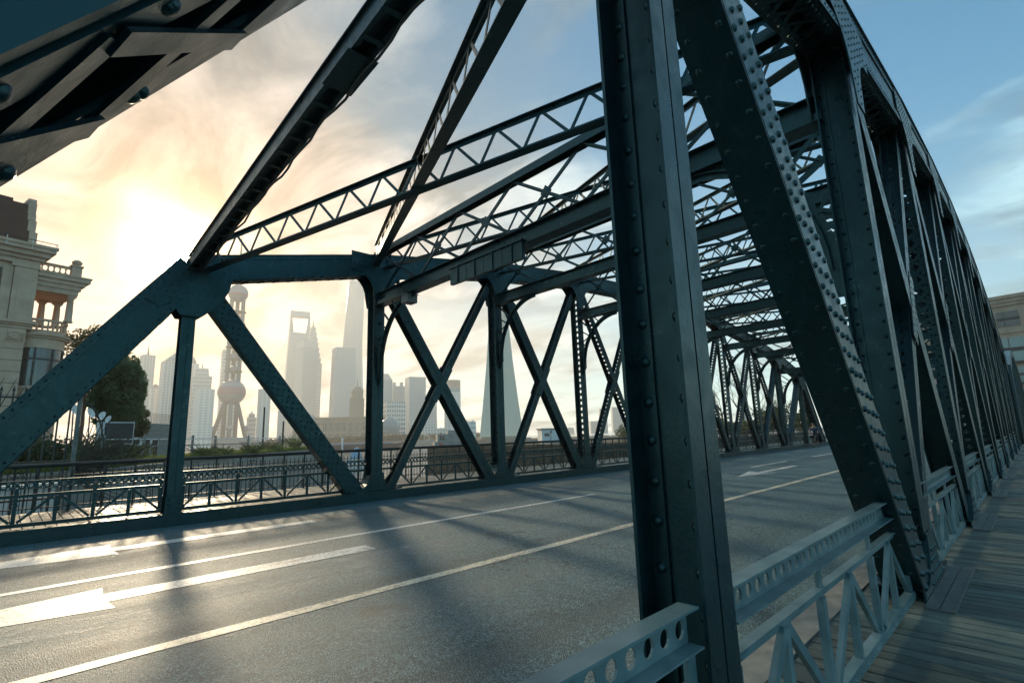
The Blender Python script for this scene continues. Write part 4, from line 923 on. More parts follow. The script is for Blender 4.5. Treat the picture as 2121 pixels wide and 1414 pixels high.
# round bay
bc = O+du*0.35+dn*-1.7; rad = 1.62
fput(MB().lathe(bc, [(rad, BZ), (rad, 6.0), (rad+0.12, 6.02), (rad+0.12, 6.2), (rad-0.02, 6.22)], 40), 'bay_wall')
fput(MB().lathe(bc, [(rad-0.1, 9.1), (rad, 9.12), (rad, 9.85), (rad+0.15, 9.88), (rad+0.18, 10.0), (rad+0.32, 10.05), (rad+0.34, 10.18), (rad+0.1, 10.3), (0.02, 10.31)], 40), 'bay_cornice', sm=False)
a_n = math.atan2(dn.y, dn.x)
for k in range(10):
    a = a_n + R(-95+k*40); p = bc+Vector((math.cos(a), math.sin(a), 0))*(rad-0.05); fput(MB().tube([p+V(0, 0, 6.2), p+V(0, 0, 9.12)], 0.09, 6), 'mullion', DARKIRON)
fput(MB().lathe(bc, [(rad-0.10, 8.22), (rad+0.0, 8.22), (rad+0.0, 8.36), (rad-0.10, 8.36)], 40), 'transom', DARKIRON)
for k in range(10):
    a = a_n + R(-95+k*40)
    for z0, z1 in ((6.22, 8.22), (8.36, 9.1)): fput(MB().lathe(bc, [(rad-0.08, z0), (rad-0.08, z1)], 5, a0=a+0.05, a1=a+R(40)-0.05), 'pane', GLASSD)
fput(MB().lathe(bc, [(rad-0.12, 10.32), (rad+0.0, 10.33), (rad+0.0, 10.52), (rad-0.12, 10.53)], 40), 'balcony_base')
fput(MB().lathe(bc, [(rad-0.14, 11.20), (rad+0.04, 11.20), (rad+0.06, 11.36), (rad-0.14, 11.38)], 40), 'balcony_rail')
for k in range(30):
    a = a_n+R(-175+k*12); p = bc+Vector((math.cos(a), math.sin(a), 0))*(rad-0.06)
    fput(MB().lathe(p, [(0.06, 10.53), (0.05, 10.6), (0.095, 10.78), (0.05, 11.02), (0.06, 11.2)], 8), 'baluster', sm=True)
for k, (e_, z0, z1) in enumerate(((0.0, 13.55, 13.95), (0.14, 13.95, 14.3), (0.35, 14.3, 14.62), (0.62, 14.62, 14.92), (0.70, 14.92, 15.06))): fput(fb(-0.55, 2.05+e_, -4.2, -0.15+e_*0.6, z0+0.002, z1), 'porch_cornice')
for u, n_ in ((1.72, -0.55), (1.72, -3.7), (0.75, -3.7)):
    p = O+du*u+dn*n_; fput(MB().lathe(p, [(0.30, 11.38), (0.30, 11.5), (0.24, 11.56), (0.235, 12.2), (0.20, 13.25), (0.27, 13.32), (0.27, 13.4)], 16, ), 'column', sm=True); fput(fb(u-0.3, u+0.3, n_-0.3, n_+0.3, 13.40, 13.552), 'column_capital')
fput(fb(-0.45, 2.0, -3.9, -0.4, 10.315, 10.33), 'balcony_floor')
mb = MB(); fb(-0.3, 1.55, -0.5, -0.38, 15.07, 15.2, mb); fb(-0.3, 1.55, -0.5, -0.38, 15.74, 15.9, mb)
for k in range(6): fb(-0.3+0.36*k, -0.24+0.36*k, -0.49, -0.39, 15.2, 15.74, mb)
rbal = fput(mb, 'roof_parapet')
for k in range(5):
    c = O+du*(-0.09+0.36*k)+dn*-0.44+V(0, 0, 15.47); fput(MB().tube([c+du*(0.2*math.cos(a*math.pi/8))+V(0, 0, 0.24*math.sin(a*math.pi/8)) for a in range(17)], 0.045, 5, False), 'parapet_ring', par=rbal)
fput(fb(1.5, 2.15, -0.75, -0.25, 15.07, 15.95), 'parapet_pier'); fput(fb(1.42, 2.23, -0.8, -0.2, 15.95, 16.08), 'pier_cap'); fput(MB().lathe(O+du*1.83+dn*-0.5, [(0.18, 16.08), (0.30, 16.22), (0.36, 16.38), (0.2, 16.55), (0.02, 16.6)], 14), 'urn', sm=True)

# ------------------------------------------------------------------ skyline across the river
FB = -2.5
def skymat(k):
    W_ = [((0.78, 0.70, 0.62), (0.48, 0.46, 0.43)), ((0.70, 0.64, 0.58), (0.44, 0.43, 0.41)), ((0.82, 0.76, 0.69), (0.56, 0.53, 0.49)), ((0.62, 0.60, 0.56), (0.40, 0.42, 0.41))][k % 4]  # wall and glass colours paled to carry part of the distance haze
    return W_
SKM = [facade_mat(f'tower_skin_{k}', *skymat(k), nx, nz, fw, fh) for k, (nx, nz, fw, fh) in enumerate(((4.5, 4.2, 0.35, 0.4), (3.0, 8.0, 0.2, 0.3), (7.0, 4.0, 0.4, 0.5), (100.0, 4.2, 0.0, 0.35)))]
PINK = simple('pink_sphere_skin', (0.40, 0.20, 0.19), (0.46, 0.25, 0.23), 0.35, 0.05, 0); SPH = simple('sphere_skin', (0.34, 0.30, 0.30), (0.40, 0.36, 0.35), 0.35, 0.05, 0)
def loft(rings):
    mb = MB(); k = len(rings[0])
    for r_ in rings: mb.v += [Vector(p) for p in r_]
    for i in range(len(rings)-1):
        for j in range(k): a = i*k; j2 = (j+1) % k; mb.f.append((a+j, a+j2, a+k+j2, a+k+j))
    mb.f += [tuple(range(k-1, -1, -1)), tuple(range((len(rings)-1)*k, len(rings)*k))]; return mb
def local(px, dist, rot=0.0, z=FB):
    b = ground_at(px, dist, z); return b, Matrix.Translation(b) @ Matrix.Rotation(face(px)-math.pi/2+rot, 4, 'Z')       # local x: to the right, y: away
def rect(w_, d_, z, cx=0, cy=0): return [V(cx-w_/2, cy-d_/2, z), V(cx+w_/2, cy-d_/2, z), V(cx+w_/2, cy+d_/2, z), V(cx-w_/2, cy+d_/2, z)]
def tower(px0, px1, py, dist, label, mat=0, rot=0.0, crown=None, taper=1.0, depth=0.9, cat='tower', name='office_tower', grp=None):
    pc = (px0+px1)/2; b, M = local(pc, dist, rot); h = at(pc, py, dist).z-FB; wv = width(px0, px1, 800, dist)*abs(math.cos(face(pc)-YAW)); w_ = wv/(math.cos(rot)+depth*abs(math.sin(rot)))
    r = empty(name, b, label, cat, grp); d_ = w_*depth
    body = h if crown is None else h*crown[1]
    mb = loft([rect(w_, d_, 0), rect(w_*taper, d_*taper, body)]); me = mb.mesh('shaft', SKM[mat % 4]); 
    def add(mb, nm, mt):
        o = bpy.data.objects.new(nm, mb.mesh(nm, mt)); COL.objects.link(o); o.parent = r; o.rotation_euler = (0, 0, face(pc)-math.pi/2+rot); return o
    sh = bpy.data.objects.new('shaft', me); COL.objects.link(sh); sh.parent = r; sh.rotation_euler = (0, 0, face(pc)-math.pi/2+rot)
    ww, dd = w_*taper, d_*taper
    if crown:
        kd = crown[0]
        if kd == 'slantR': mb = MB(); z0 = body+0.5; mb.prism([V(-ww/2, -dd/2, z0), V(ww/2, -dd/2, z0), V(ww/2, -dd/2, h), V(ww/2-ww*0.12, -dd/2, h)], (0, dd, 0)); add(mb, 'crown', SKM[(mat+1) % 4])
        if kd == 'slantL': mb = MB(); z0 = body+0.5; mb.prism([V(-ww/2, -dd/2, z0), V(ww/2, -dd/2, z0), V(-ww/2+ww*0.5, -dd/2, h), V(-ww/2, -dd/2, h)], (0, dd, 0)); add(mb, 'crown', SKM[(mat+1) % 4])
        if kd == 'step':
            add(loft([rect(ww*0.72, dd*0.72, body+0.3), rect(ww*0.6, dd*0.6, body+(h-body)*0.6)]), 'crown', SKM[mat % 4]); mb = MB(); mb.tube([(0, 0, body+(h-body)*0.6), (0, 0, h)], [1.5, 0.3], 6); add(mb, 'mast', CONC)
        if kd == 'dome': mb = MB(); q = ww*0.42; mb.lathe((0, 0, body+0.2), [(q, 0), (q*0.92, (h-body)*0.4), (q*0.6, (h-body)*0.8), (q*0.05, h-body)], 20); add(mb, 'dome', SPH)
        if kd == 'mast': mb = MB(); mb.tube([(0, 0, body+0.1), (0, 0, h)], [2.0, 0.3], 6); add(mb, 'mast', CONC)
        if kd == 'twin':
            for sx in (-1, 1): add(loft([rect(ww*0.22, dd*0.3, body+0.3, sx*ww*0.3), rect(ww*0.22, dd*0.3, h, sx*ww*0.3)]), 'roof_block', SKM[mat % 4])
    return r
tower(270, 311, 714, 1150, 'slab tower just right of the dark round tree, antenna on top', 0, 0.35, ('mast', 0.90)); tower(300, 326, 795, 1000, 'lower rounded tower between the slab and the slanted-roof tower', 2, 0.2, ('dome', 0.93))
tower(315, 368, 724, 980, 'broad gridded tower with a sloping pointed roof left of the hanger post', 0, 0.25, ('slantR', 0.87)); tower(352, 405, 735, 1300, 'round-topped tower mostly hidden behind the hanger post', 2, 0.1, ('dome', 0.9))
tower(383, 434, 752, 1250, 'tower with a cluttered crown right of the hanger post', 1, 0.15, ('step', 0.84)); tower(392, 442, 806, 900, 'plain pale block in front of the cluttered-crown tower', 2, 0.3)
tower(444, 486, 700, 1350, 'wide flat-topped tower behind the twin-sphere tower', 1, 0.1, ('mast', 0.88)); tower(528, 558, 806, 1000, 'narrow pale tower beside the bare dark pole', 2, 0.2); tower(508, 530, 850, 1050, 'small stepped tower left of the narrow pale one', 1, 0.2, ('step', 0.8))
tower(572, 590, 850, 1250, 'low slim block at the left foot of the tower with an opening', 3, 0.1)
tower(604, 653, 708, 1500, 'glass tower with a chamfered roof in front of the tower with an opening', 3, 0.5, ('slantL', 0.93)); tower(677, 737, 722, 1450, 'massive tapered tower in front of the twisted tower', 3, 0.25, None, 0.86)
tower(790, 812, 775, 1300, 'angular green tower with a slanted top right of the first main far post', 3, 0.2, ('slantL', 0.9)); tower(808, 838, 792, 1350, 'tower with a jagged crown beside the angular green tower', 3, 0.2, ('twin', 0.93)); tower(838, 882, 782, 1250, 'wide flat-topped tower left of the crossing braces', 3, 0.3)
tower(880, 905, 825, 1500, 'short tower behind the crossing braces', 3, 0.2); tower(756, 774, 790, 1200, 'sliver of a tower beside the first main far post', 3, 0.1)
tower(960, 986, 870, 420, 'slim white tower block on the near shore with a boxy top', 2, 0.3, ('twin', 0.93))
for j, (a, b_, y, d, lab) in enumerate(((1172, 1190, 884, 2100, 'faint low tower left of the third main far post'), (1193, 1203, 868, 2000, 'faint spired tower beside the third main far post'), (1222, 1242, 872, 1900, 'faint block just right of the third main far post'), (1243, 1260, 846, 1700, 'taller faint glass tower in the third crossed bay'), (1268, 1292, 843, 1800, 'faint tower behind the third crossed bay right side'), (655, 668, 870, 1900, 'faint short block between the two tallest towers'), (1000, 1012, 902, 1400, 'faint low block left of the obelisk'))): tower(a, b_, y, d, lab, 3, 0.2, ('step', 0.85) if j in (0, 1) else None, grp=None)
tower(1532, 1560, 795, 900, 'faint blue stepped tower with a spire beyond the bare trees', 3, 0.3, ('step', 0.72), 0.8)
# cylinder tower
b, M = local(938, 1150); r = empty('office_tower', b, 'round tower with a dark band right of the crossing braces', 'tower'); h = at(938, 788, 1150).z-FB; rad = width(922, 956, 850, 1150)/2
mb = MB(); mb.lathe((0, 0, 0), [(rad, 0), (rad, h*0.80)], 28); mb.v = [p+b for p in mb.v]; mb.build('shaft', SKM[2], r, b, True)
mb = MB(); mb.lathe(b, [(rad*1.005, h*0.801), (rad*1.005, h*0.87)], 28); mb.build('dark_band', GLASSB, r, b, True)
mb = MB(); mb.lathe(b, [(rad, h*0.871), (rad, h), (0.1, h)], 28); mb.build('crown', STONE, r, b)
# tower with the opening
D_ = 1750; b, M = local(607, D_, 0.12); h = at(607, 645, D_).z-FB; wv = width(577, 636, 700, D_)*0.92; r = empty('office_tower', b, 'tall tower with a trapezoid opening through its top', 'tower')
w0, w1, d0 = wv*0.98, wv*0.78, wv*0.85; cx = wv*0.06
mb = loft([rect(w0, d0, 0), rect(w1*1.03, d0*0.45, h*0.83, cx)]); mb.xf(M); mb.build('shaft', SKM[3], r, b)
z0, z1 = h*0.832, h*0.955
for sg in (-1, 1):
    a0, a1 = cx+sg*w1*0.51, cx+sg*w1*0.50; i0, i1 = cx+sg*w1*0.30, cx+sg*w1*0.40
    mb = MB(); mb.prism([V(a0, -d0*0.2, z0), V(i0, -d0*0.2, z0), V(i1, -d0*0.2, z1), V(a1, -d0*0.2, z1)], (0, d0*0.4, 0)); mb.xf(M); mb.build('prong', SKM[3], r, b)
mb = loft([rect(w1, d0*0.38, z1+0.2, cx), rect(w1, d0*0.34, h, cx)]); mb.xf(M); mb.build('bridge_deck', SKM[3], r, b)
# pagoda-like tower peeping beside it
b, M = local(640, 1650, 0.3); h = at(640, 672, 1650).z-FB; r = empty('office_tower', b, 'tiered pagoda-like tower top between the opening tower and the glass tower', 'tower'); w_ = 46.0
for k in range(8):
    z0 = h*(0.0 if k == 0 else 0.62+0.045*k); z1 = h*(0.66+0.045*k); ww = w_*(1-0.10*k); mb = loft([rect(ww*0.94, ww*0.94, z0+0.1), rect(ww, ww, z1)]); mb.xf(M); mb.build('tier', SKM[1], r, b)
mb = MB(); mb.tube([(0, 0, h*0.97), (0, 0, h*1.03)], [3, 0.4], 6); mb.xf(M); mb.build('spire', CONC, r, b)
# twisted tower
D_ = 1850; b, M = local(722, D_); h = at(735, 578, D_).z-FB; r = empty('office_tower', b, 'tallest tower, curved and twisting, tapering to a notched top', 'tower'); wv = width(700, 746, 700, D_)
rings = []
for k in range(25):
    u = k/24; tw = R(100*u); sc = wv*0.60*(1-0.42*u); ring = []
    for j in range(24): a = 2*math.pi*j/24; q = sc*(1+0.10*math.cos(3*a)); ring.append(V(wv*0.20*u+q*math.cos(a+tw), q*math.sin(a+tw), h*u*(1.0 if k < 24 else 0.985)))
    rings.append(ring)
top = rings[-1]; rings[-1] = [V(p.x, p.y, h*(0.965+0.045*(0.5+0.5*math.cos(2*math.pi*j/24)))) for j, p in enumerate(top)]
mb = loft(rings); mb.xf(M); mb.build('shaft', SKM[3], r, b, True)
# twin-sphere tower
D_ = 950; b, M = local(474, D_); r = empty('television_tower', b, 'television tower with a large pink lower sphere and a smaller upper sphere', 'tower'); zf_ = lambda y, x=470: at(x, y, D_).z-FB
def lput(mb, nm, mt, sm=True): mb.xf(M); return mb.build(nm, mt, r, b, sm)
mw = width(440, 497, 812, D_)/2*1.06; zl = zf_(812); zu = zf_(608, 495); ur = mw*0.74
def sphere_prof(r_, zc, a0=-90, a1=90, k=12): return [(max(0.05, r_*math.cos(R(a0+(a1-a0)*i/k))), zc+r_*math.sin(R(a0+(a1-a0)*i/k))) for i in range(k+1)]
for a0, a1, mt, nm in ((-90, -12, SPH, 'lower_sphere'), (-12, 22, PINK, 'sphere_band'), (22, 90, SPH, 'lower_sphere')):
    mb = MB(); mb.lathe((0, 0, 0), sphere_prof(mw, zl, a0, a1, 8), 32); lput(mb, nm, mt)
for a0, a1, mt, nm in ((-90, -20, SPH, 'upper_sphere'), (-20, -5, PINK, 'sphere_band'), (-5, 90, SPH, 'upper_sphere')):
    mb = MB(); mb.lathe((0, 0, 0), sphere_prof(ur, zu, a0, a1, 8), 28); lput(mb, nm, mt)
for k in range(3):
    a = R(90+120*k); q = mw*0.48; mb = MB(); mb.tube([(q*math.cos(a), q*math.sin(a), 0), (q*math.cos(a), q*math.sin(a), zu-ur*0.5)], mw*0.15, 12); lput(mb, 'column', CONC)
    a = R(30+120*k); mb = MB(); mb.tube([(mw*1.55*math.cos(a), mw*1.55*math.sin(a), 0), (mw*0.45*math.cos(a), mw*0.45*math.sin(a), zl-mw*0.6)], mw*0.16, 10); lput(mb, 'slanted_leg', CONC)
    mb = MB(); mb.lathe((mw*1.3*math.cos(a), mw*1.3*math.sin(a), 0), sphere_prof(mw*0.24, zl*0.33), 14); lput(mb, 'small_sphere', SPH)
for k in range(5): zz = zl+(zu-zl)*(0.22+0.13*k); mb = MB(); mb.lathe((0, 0, 0), sphere_prof(mw*0.34, zz), 16); lput(mb, 'cabin_sphere', SPH)
for k in range(6): zz = zl+(zu-zl)*(0.2+0.12*k); mb = MB(); mb.lathe((0, 0, 0), [(0.1, zz), (mw*0.66, zz), (mw*0.66, zz+mw*0.08), (0.1, zz+mw*0.08)], 16); lput(mb, 'ring_beam', CONC)
mb = MB(); mb.tube([(0, 0, zu+ur*0.8), (0, 0, zu+ur*2.2), (0, 0, zu+ur*7)], [mw*0.2, mw*0.14, 0.5], 8); lput(mb, 'mast', CONC)
mb = MB(); mb.lathe((0, 0, 0), [(mw*2.0, 0), (mw*2.0, 8), (mw*1.7, 14), (0.1, 15)], 24); lput(mb, 'podium', CONC)
# convention hall with arched windows and two globes
D_ = 760; b, M = local(725, D_, -0.05); r = empty('convention_hall', b, 'long pale hall with two storeys of arched windows on the far shore', 'hall'); wv = width(655, 800, 880, D_); z1 = at(725, 866, D_).z-FB; pxm = wv/145.0
mb = MB(); mb.box(-wv/2, wv/2, 0, 40, 0, z1); mb.xf(M); mb.build('wall', STONE, r, b)
mb = MB(); mb.box(-wv/2-1, wv/2+1, -1.2, 41, z1+0.1, z1+2.2); mb.xf(M); mb.build('parapet', STONE, r, b)
for k in range(11):
    xc = -wv/2+wv*(k+0.5)/11; ww = wv/11*0.27
    for z0, zz in ((z1*0.50, z1*0.86), (z1*0.10, z1*0.42)):
        mb = MB(); pts = [V(xc-ww, -0.35, z0), V(xc+ww, -0.35, z0)] + [V(xc+ww*math.cos(R(a)), -0.35, zz-ww+ww*math.sin(R(a))) for a in range(0, 181, 30)]; mb.prism(pts, (0, 0.34, 0)); mb.xf(M); wv_ = mb.build('window', GLASSD, r, b)
        mb = MB(); mb.box(xc-0.25, xc+0.25, -0.6, -0.36, z0, zz); mb.box(xc-ww, xc+ww, -0.62, -0.37, z0+(zz-z0)*0.55, z0+(zz-z0)*0.55+0.5); mb.xf(M); mb.build('mullion', STONE, wv_, b)
    mb = MB(); xx = -wv/2+wv*k/11; mb.box(xx-0.7, xx+0.7, -0.9, -0.01, 0, z1); mb.xf(M); mb.build('pilaster', STONE, r, b)
b2, M2 = local(738, 790, 0); h0 = at(738, 800, 790).z-FB; ww = width(722, 752, 830, 790); r2 = empty('domed_tower', b2, 'stone tower with a small dome and finial behind the long hall', 'tower')
mb = loft([rect(ww, ww, 0), rect(ww, ww, h0*0.78)]); mb.xf(M2); mb.build('shaft', STONE, r2, b2)
mb = MB(); mb.lathe((0, 0, 0), [(ww*0.42, h0*0.781), (ww*0.42, h0*0.9), (ww*0.46, h0*0.9), (ww*0.4, h0*0.95), (ww*0.2, h0*0.995), (0.1, h0)], 18); mb.xf(M2); mb.build('dome', STONE, r2, b2)
mb = MB(); mb.tube([(0, 0, h0), (0, 0, h0*1.14)], [0.8, 0.2], 5); mb.xf(M2); mb.build('finial', CONC, r2, b2)
def globe_mat():
    M_, nt, bb = newmat('globe_glass'); v = coords(nt); f = noise(nt, v, 0.045, 3, 0.5)
    c = rampc(nt, f, [(0.50, (0.26, 0.33, 0.34)), (0.53, (0.30, 0.36, 0.30)), (0.60, (0.36, 0.36, 0.30)), (0.63, (0.50, 0.22, 0.16))]); nt.links.new(c, bb.inputs['Base Color']); bb.inputs['Roughness'].default_value = 0.25; return M_
GLOBE = globe_mat()
for px, py, d, prx, lab in ((808, 884, 740, 20, 'glass globe hall painted like a map, right of the long hall'), (636, 876, 770, 18, 'pale glass globe at the left end of the long hall')):
    b3 = ground_at(px, d, FB); rad = prx*d*0.94/FPX*1.02; zc = at(px, py, d).z; r3 = empty('globe_hall', b3, lab, 'globe hall')
    mb = MB(); mb.lathe((b3.x, b3.y, 0), sphere_prof(rad, zc, -70, 90, 14), 28); mb.build('globe', GLOBE, r3, b3, True)
    mb = MB(); mb.lathe((b3.x, b3.y, 0), [(rad*1.5, FB), (rad*1.5, zc-rad*0.75), (rad*0.4, zc-rad*0.7)], 24); mb.build('podium', STONE, r3, b3)
    for k in range(-2, 4):
        a = R(k*24); mb = MB(); q = rad*math.cos(a)*1.004; zz = zc+rad*math.sin(a)*1.004; mb.lathe((b3.x, b3.y, 0), [(q, zz-0.15), (q+0.2, zz), (q, zz+0.15)], 28); mb.build('ring', CONC, r3, b3)
# white gridded office
D_ = 900; b, M = local(815, D_, 0.35); r = empty('office_block', b, 'white gridded office block behind the map globe', 'office'); ww = width(790, 842, 870, D_)*0.78; h = at(815, 833, D_).z-FB
mb = loft([rect(ww, ww*0.7, 0), rect(ww, ww*0.7, h)]); mb.xf(M); mb.build('core', GLASSB, r, b)
for k in range(9): zz = h*(k+0.2)/9; mb = MB(); mb.box(-ww/2-0.6, ww/2+0.6, -ww*0.35-0.6, ww*0.35+0.6, zz, zz+h/9*0.42); mb.xf(M); mb.build('floor_band', WHITEP, r, b)
for k in range(9): xx = -ww/2+ww*k/8; mb = MB(); mb.box(xx-0.7, xx+0.7, -ww*0.35-1.0, -ww*0.35-0.61, 0, h); mb.xf(M); mb.build('fin', WHITEP, r, b)
for a, b_, y, d, lab in ((845, 905, 866, 830, 'low tiled pavilion-roofed block right of the white gridded office'), (890, 935, 885, 860, 'low pale block under the round tower')): tower(a, b_, y, d, lab, 0, 0.1, ('step', 0.86), cat='building', name='low_block')
# trees along the far shore read as one mass
mb = MB()
for k in range(150):
    px = random.uniform(560, 1000); d = random.uniform(698, 725); g_ = ground_at(px, d, FB); leaf_cloud(mb, g_+V(0, 0, random.uniform(3, 6)), (9, 9, 5), 60, 1.5)
o = mb.build('shore_trees', LEAFD); tag(o, 'band of dark trees along the far shore', 'trees', kind='stuff')
mb = MB(); a, b_ = ground_at(560, 692, 0), ground_at(1000, 692, 0); mb.box3(a+V(0, 0, -6), b_-a, V(2, 2, 0), V(0, 0, 5)); o = mb.build('embankment_wall', CONC); tag(o, 'low grey embankment wall along the far shore', 'wall')

# ------------------------------------------------------------------ boats and the near-shore pier
def barge(px, d, ln, lab):
    b = ground_at(px, d, -6); r = empty('barge', b, lab, 'barge'); M = Matrix.Translation(b) @ Matrix.Rotation(face(px)-math.pi/2, 4, 'Z')
    mb = loft([[V(-ln/2+2, -5, 0), V(ln/2-5, -5, 0), V(ln/2-3, 0, 0), V(ln/2-5, 5, 0), V(-ln/2+2, 5, 0)], [V(-ln/2, -6, 4.4), V(ln/2-5, -6, 4.4), V(ln/2+1, 0, 5.4), V(ln/2-5, 6, 4.4), V(-ln/2, 6, 4.4)]]); mb.xf(M); mb.build('hull', DARKIRON, r, b)
    mb = MB(); mb.box(-ln/2+16, ln/2-9, -4.5, 4.5, 4.42, 5.3); mb.xf(M); mb.build('hatch_cover', simple('blue_tarp', (0.10, 0.16, 0.30), (0.15, 0.22, 0.36), 0.6), r, b)
    mb = MB(); mb.box(-ln/2+3, -ln/2+12, -4, 4, 4.42, 9); mb.xf(M); mb.build('deckhouse', WHITEP, r, b)
    mb = MB(); mb.box(-ln/2+5, -ln/2+10, -2.5, 2.5, 9.01, 11); mb.xf(M); mb.build('wheelhouse', simple('red_brown_paint', (0.2, 0.06, 0.04), (0.26, 0.08, 0.05), 0.6), r, b)
barge(735, 420, 74, 'long dark barge with a blue cargo cover on the river')
b = ground_at(738, 150, -6); r = empty('work_boat', b, 'small boat with a blue tarpaulin and a white pole beside it', 'boat'); M = Matrix.Translation(b) @ Matrix.Rotation(face(738)-math.pi/2, 4, 'Z')
mb = loft([[V(-2.4, -1.2, 0), V(2.0, -1.2, 0), V(3.0, 0, 0), V(2.0, 1.2, 0), V(-2.4, 1.2, 0)], [V(-2.6, -1.5, 2.6), V(2.2, -1.5, 2.6), V(3.6, 0, 3.2), V(2.2, 1.5, 2.6), V(-2.6, 1.5, 2.6)]]); mb.xf(M); mb.build('hull', WHITEP, r, b)
mb = loft([[V(-1.6, -1, 2.62), V(1.6, -1, 2.62), V(1.8, 0.9, 2.62), V(-1.5, 1, 2.62)], [V(-1.2, -0.7, 4.3), V(0.9, -0.8, 4.8), V(1.1, 0.6, 4.6), V(-0.8, 0.7, 4.2)], [V(-0.4, -0.3, 5.4), V(0.6, -0.3, 5.6), V(0.5, 0.3, 5.7), V(-0.3, 0.3, 5.4)]]); mb.xf(M); mb.build('tarpaulin', simple('light_blue_tarp', (0.18, 0.36, 0.50), (0.24, 0.44, 0.58), 0.5), r, b)
mb = MB(); mb.tube([(-3.6, 0, 0), (-3.6, 0, 8.3)], 0.22, 8); mb.xf(M); mb.build('pole', WHITEP, r, b, True)
b = ground_at(945, 150, -0.6); r = empty('pier_house', b, 'weathered grey concrete pier house with a red panel by the water', 'building'); M = Matrix.Translation(b) @ Matrix.Rotation(face(945)-math.pi/2+0.15, 4, 'Z')
mb = MB(); mb.box(-6.5, 3.5, -3, 3, -5.5, 0.9); mb.xf(M); mb.build('quay_base', CONC, r, b)
mb = MB(); mb.box(-5.6, 0.4, -2.5, 2.5, 0.902, 3.0); mb.xf(M); mb.build('wall', CONC, r, b)
mb = MB(); mb.box(-2.6, -0.2, -2.0, 2.0, 3.002, 4.0); mb.xf(M); mb.build('upper_room', CONC, r, b)
for x in (-5.0, -4.3): mb = MB(); mb.box(x, x+0.5, -2.56, -2.502, 1.4, 2.6); mb.xf(M); mb.build('window', GLASSD, r, b)
mb = MB(); mb.box(-5.4, -4.2, -3.06, -3.002, -0.9, 0.5); mb.xf(M); mb.build('red_panel', simple('red_panel', (0.45, 0.08, 0.05), (0.5, 0.1, 0.07), 0.5), r, b)
# three-slab obelisk
b = ground_at(1040, 215, -0.6); r = empty('obelisk', b, 'very tall pale obelisk of tapering slabs rising behind the second main far post', 'monument'); h = at(1048, 640, 215).z+0.6; OBM = facade_mat('obelisk_stone', (0.92, 0.74, 0.57), (0.84, 0.67, 0.52), 300, 1.1, 0.0, 0.9, 0.7)
for k, px in enumerate((1018, 1060, 1042)):
    d = (213, 213, 224)[k]; p = ground_at(px, d, -0.6)-b; t = Vector((math.cos(face(1040)-math.pi/2), math.sin(face(1040)-math.pi/2), 0)); lean = (b+Vector((0, 0, 0))-(b+p))
    rings = []
    for u in (0, 0.12, 0.3, 0.6, 1.0):
        c = b+p+lean*(u*0.36); hw = 3.9*(1-u)**1.35+1.0; dd = 2.6*(1-u)+0.9; nn = Vector((-t.y, t.x, 0)); rings.append([c-t*hw-nn*dd+V(0, 0, h*u), c+t*hw-nn*dd+V(0, 0, h*u), c+t*hw+nn*dd+V(0, 0, h*u), c-t*hw+nn*dd+V(0, 0, h*u)])
    mb = loft(rings); mb.build('slab', OBM, r, b)
mb = MB(); mb.lathe(b, [(12, 0), (12, 1.0), (10, 1.0), (10, 1.8), (0.1, 1.8)], 32); mb.build('plinth', STONE, r, b)
b = ground_at(1137, 120, -0.6); r = empty('park_kiosk', b, 'low white flat-roofed kiosk in the riverside park', 'kiosk'); M = Matrix.Translation(b) @ Matrix.Rotation(face(1137)-math.pi/2+0.3, 4, 'Z')
mb = MB(); mb.box(-2.2, 2.2, -1.8, 1.8, 0, 3.1); mb.xf(M); mb.build('wall', WHITEP, r, b); mb = MB(); mb.box(-2.5, 2.5, -2.1, 2.1, 3.102, 3.4); mb.xf(M); mb.build('roof', CONC, r, b); mb = MB(); mb.box(-1.6, -0.4, -1.86, -1.802, 1.6, 2.3); mb.xf(M); mb.build('window', GLASSD, r, b)
mb = MB(); mb.box(-0.2, 2.6, -2.06, -2.0, 0.2, 1.9); mb.xf(M); mb.build('screen_wall', WHITEP, r, b)
for px, d, y, lab in ((1141, 110, 897, 'thin lamp post standing in front of the white kiosk'), (1197, 105, 893, 'thin lamp post left of the third main far post'), (1282, 100, 896, 'curved park lamp beside the green tree')):
    b = ground_at(px, d, -0.6); z = at(px, y, d).z; r = empty('lamp_post', b, lab, 'lamp post', 'lamp posts in the park'); MB().tube([b, (b.x, b.y, z)], 0.06, 6).build('post', DARKIRON, r, b, True); MB().lathe((b.x, b.y, z), [(0.05, 0), (0.2, 0.1), (0.2, 0.5), (0.05, 0.65)], 8).build('lantern', DARKIRON, r, b, True)
b = ground_at(1306, 92, -0.6); tree('broadleaf_tree', b, 4.0, (3.2, 2.6, 1.9), 'rounded green tree in the park just left of the big near post', LEAFG, 20, 240, 0.14, 0.15)

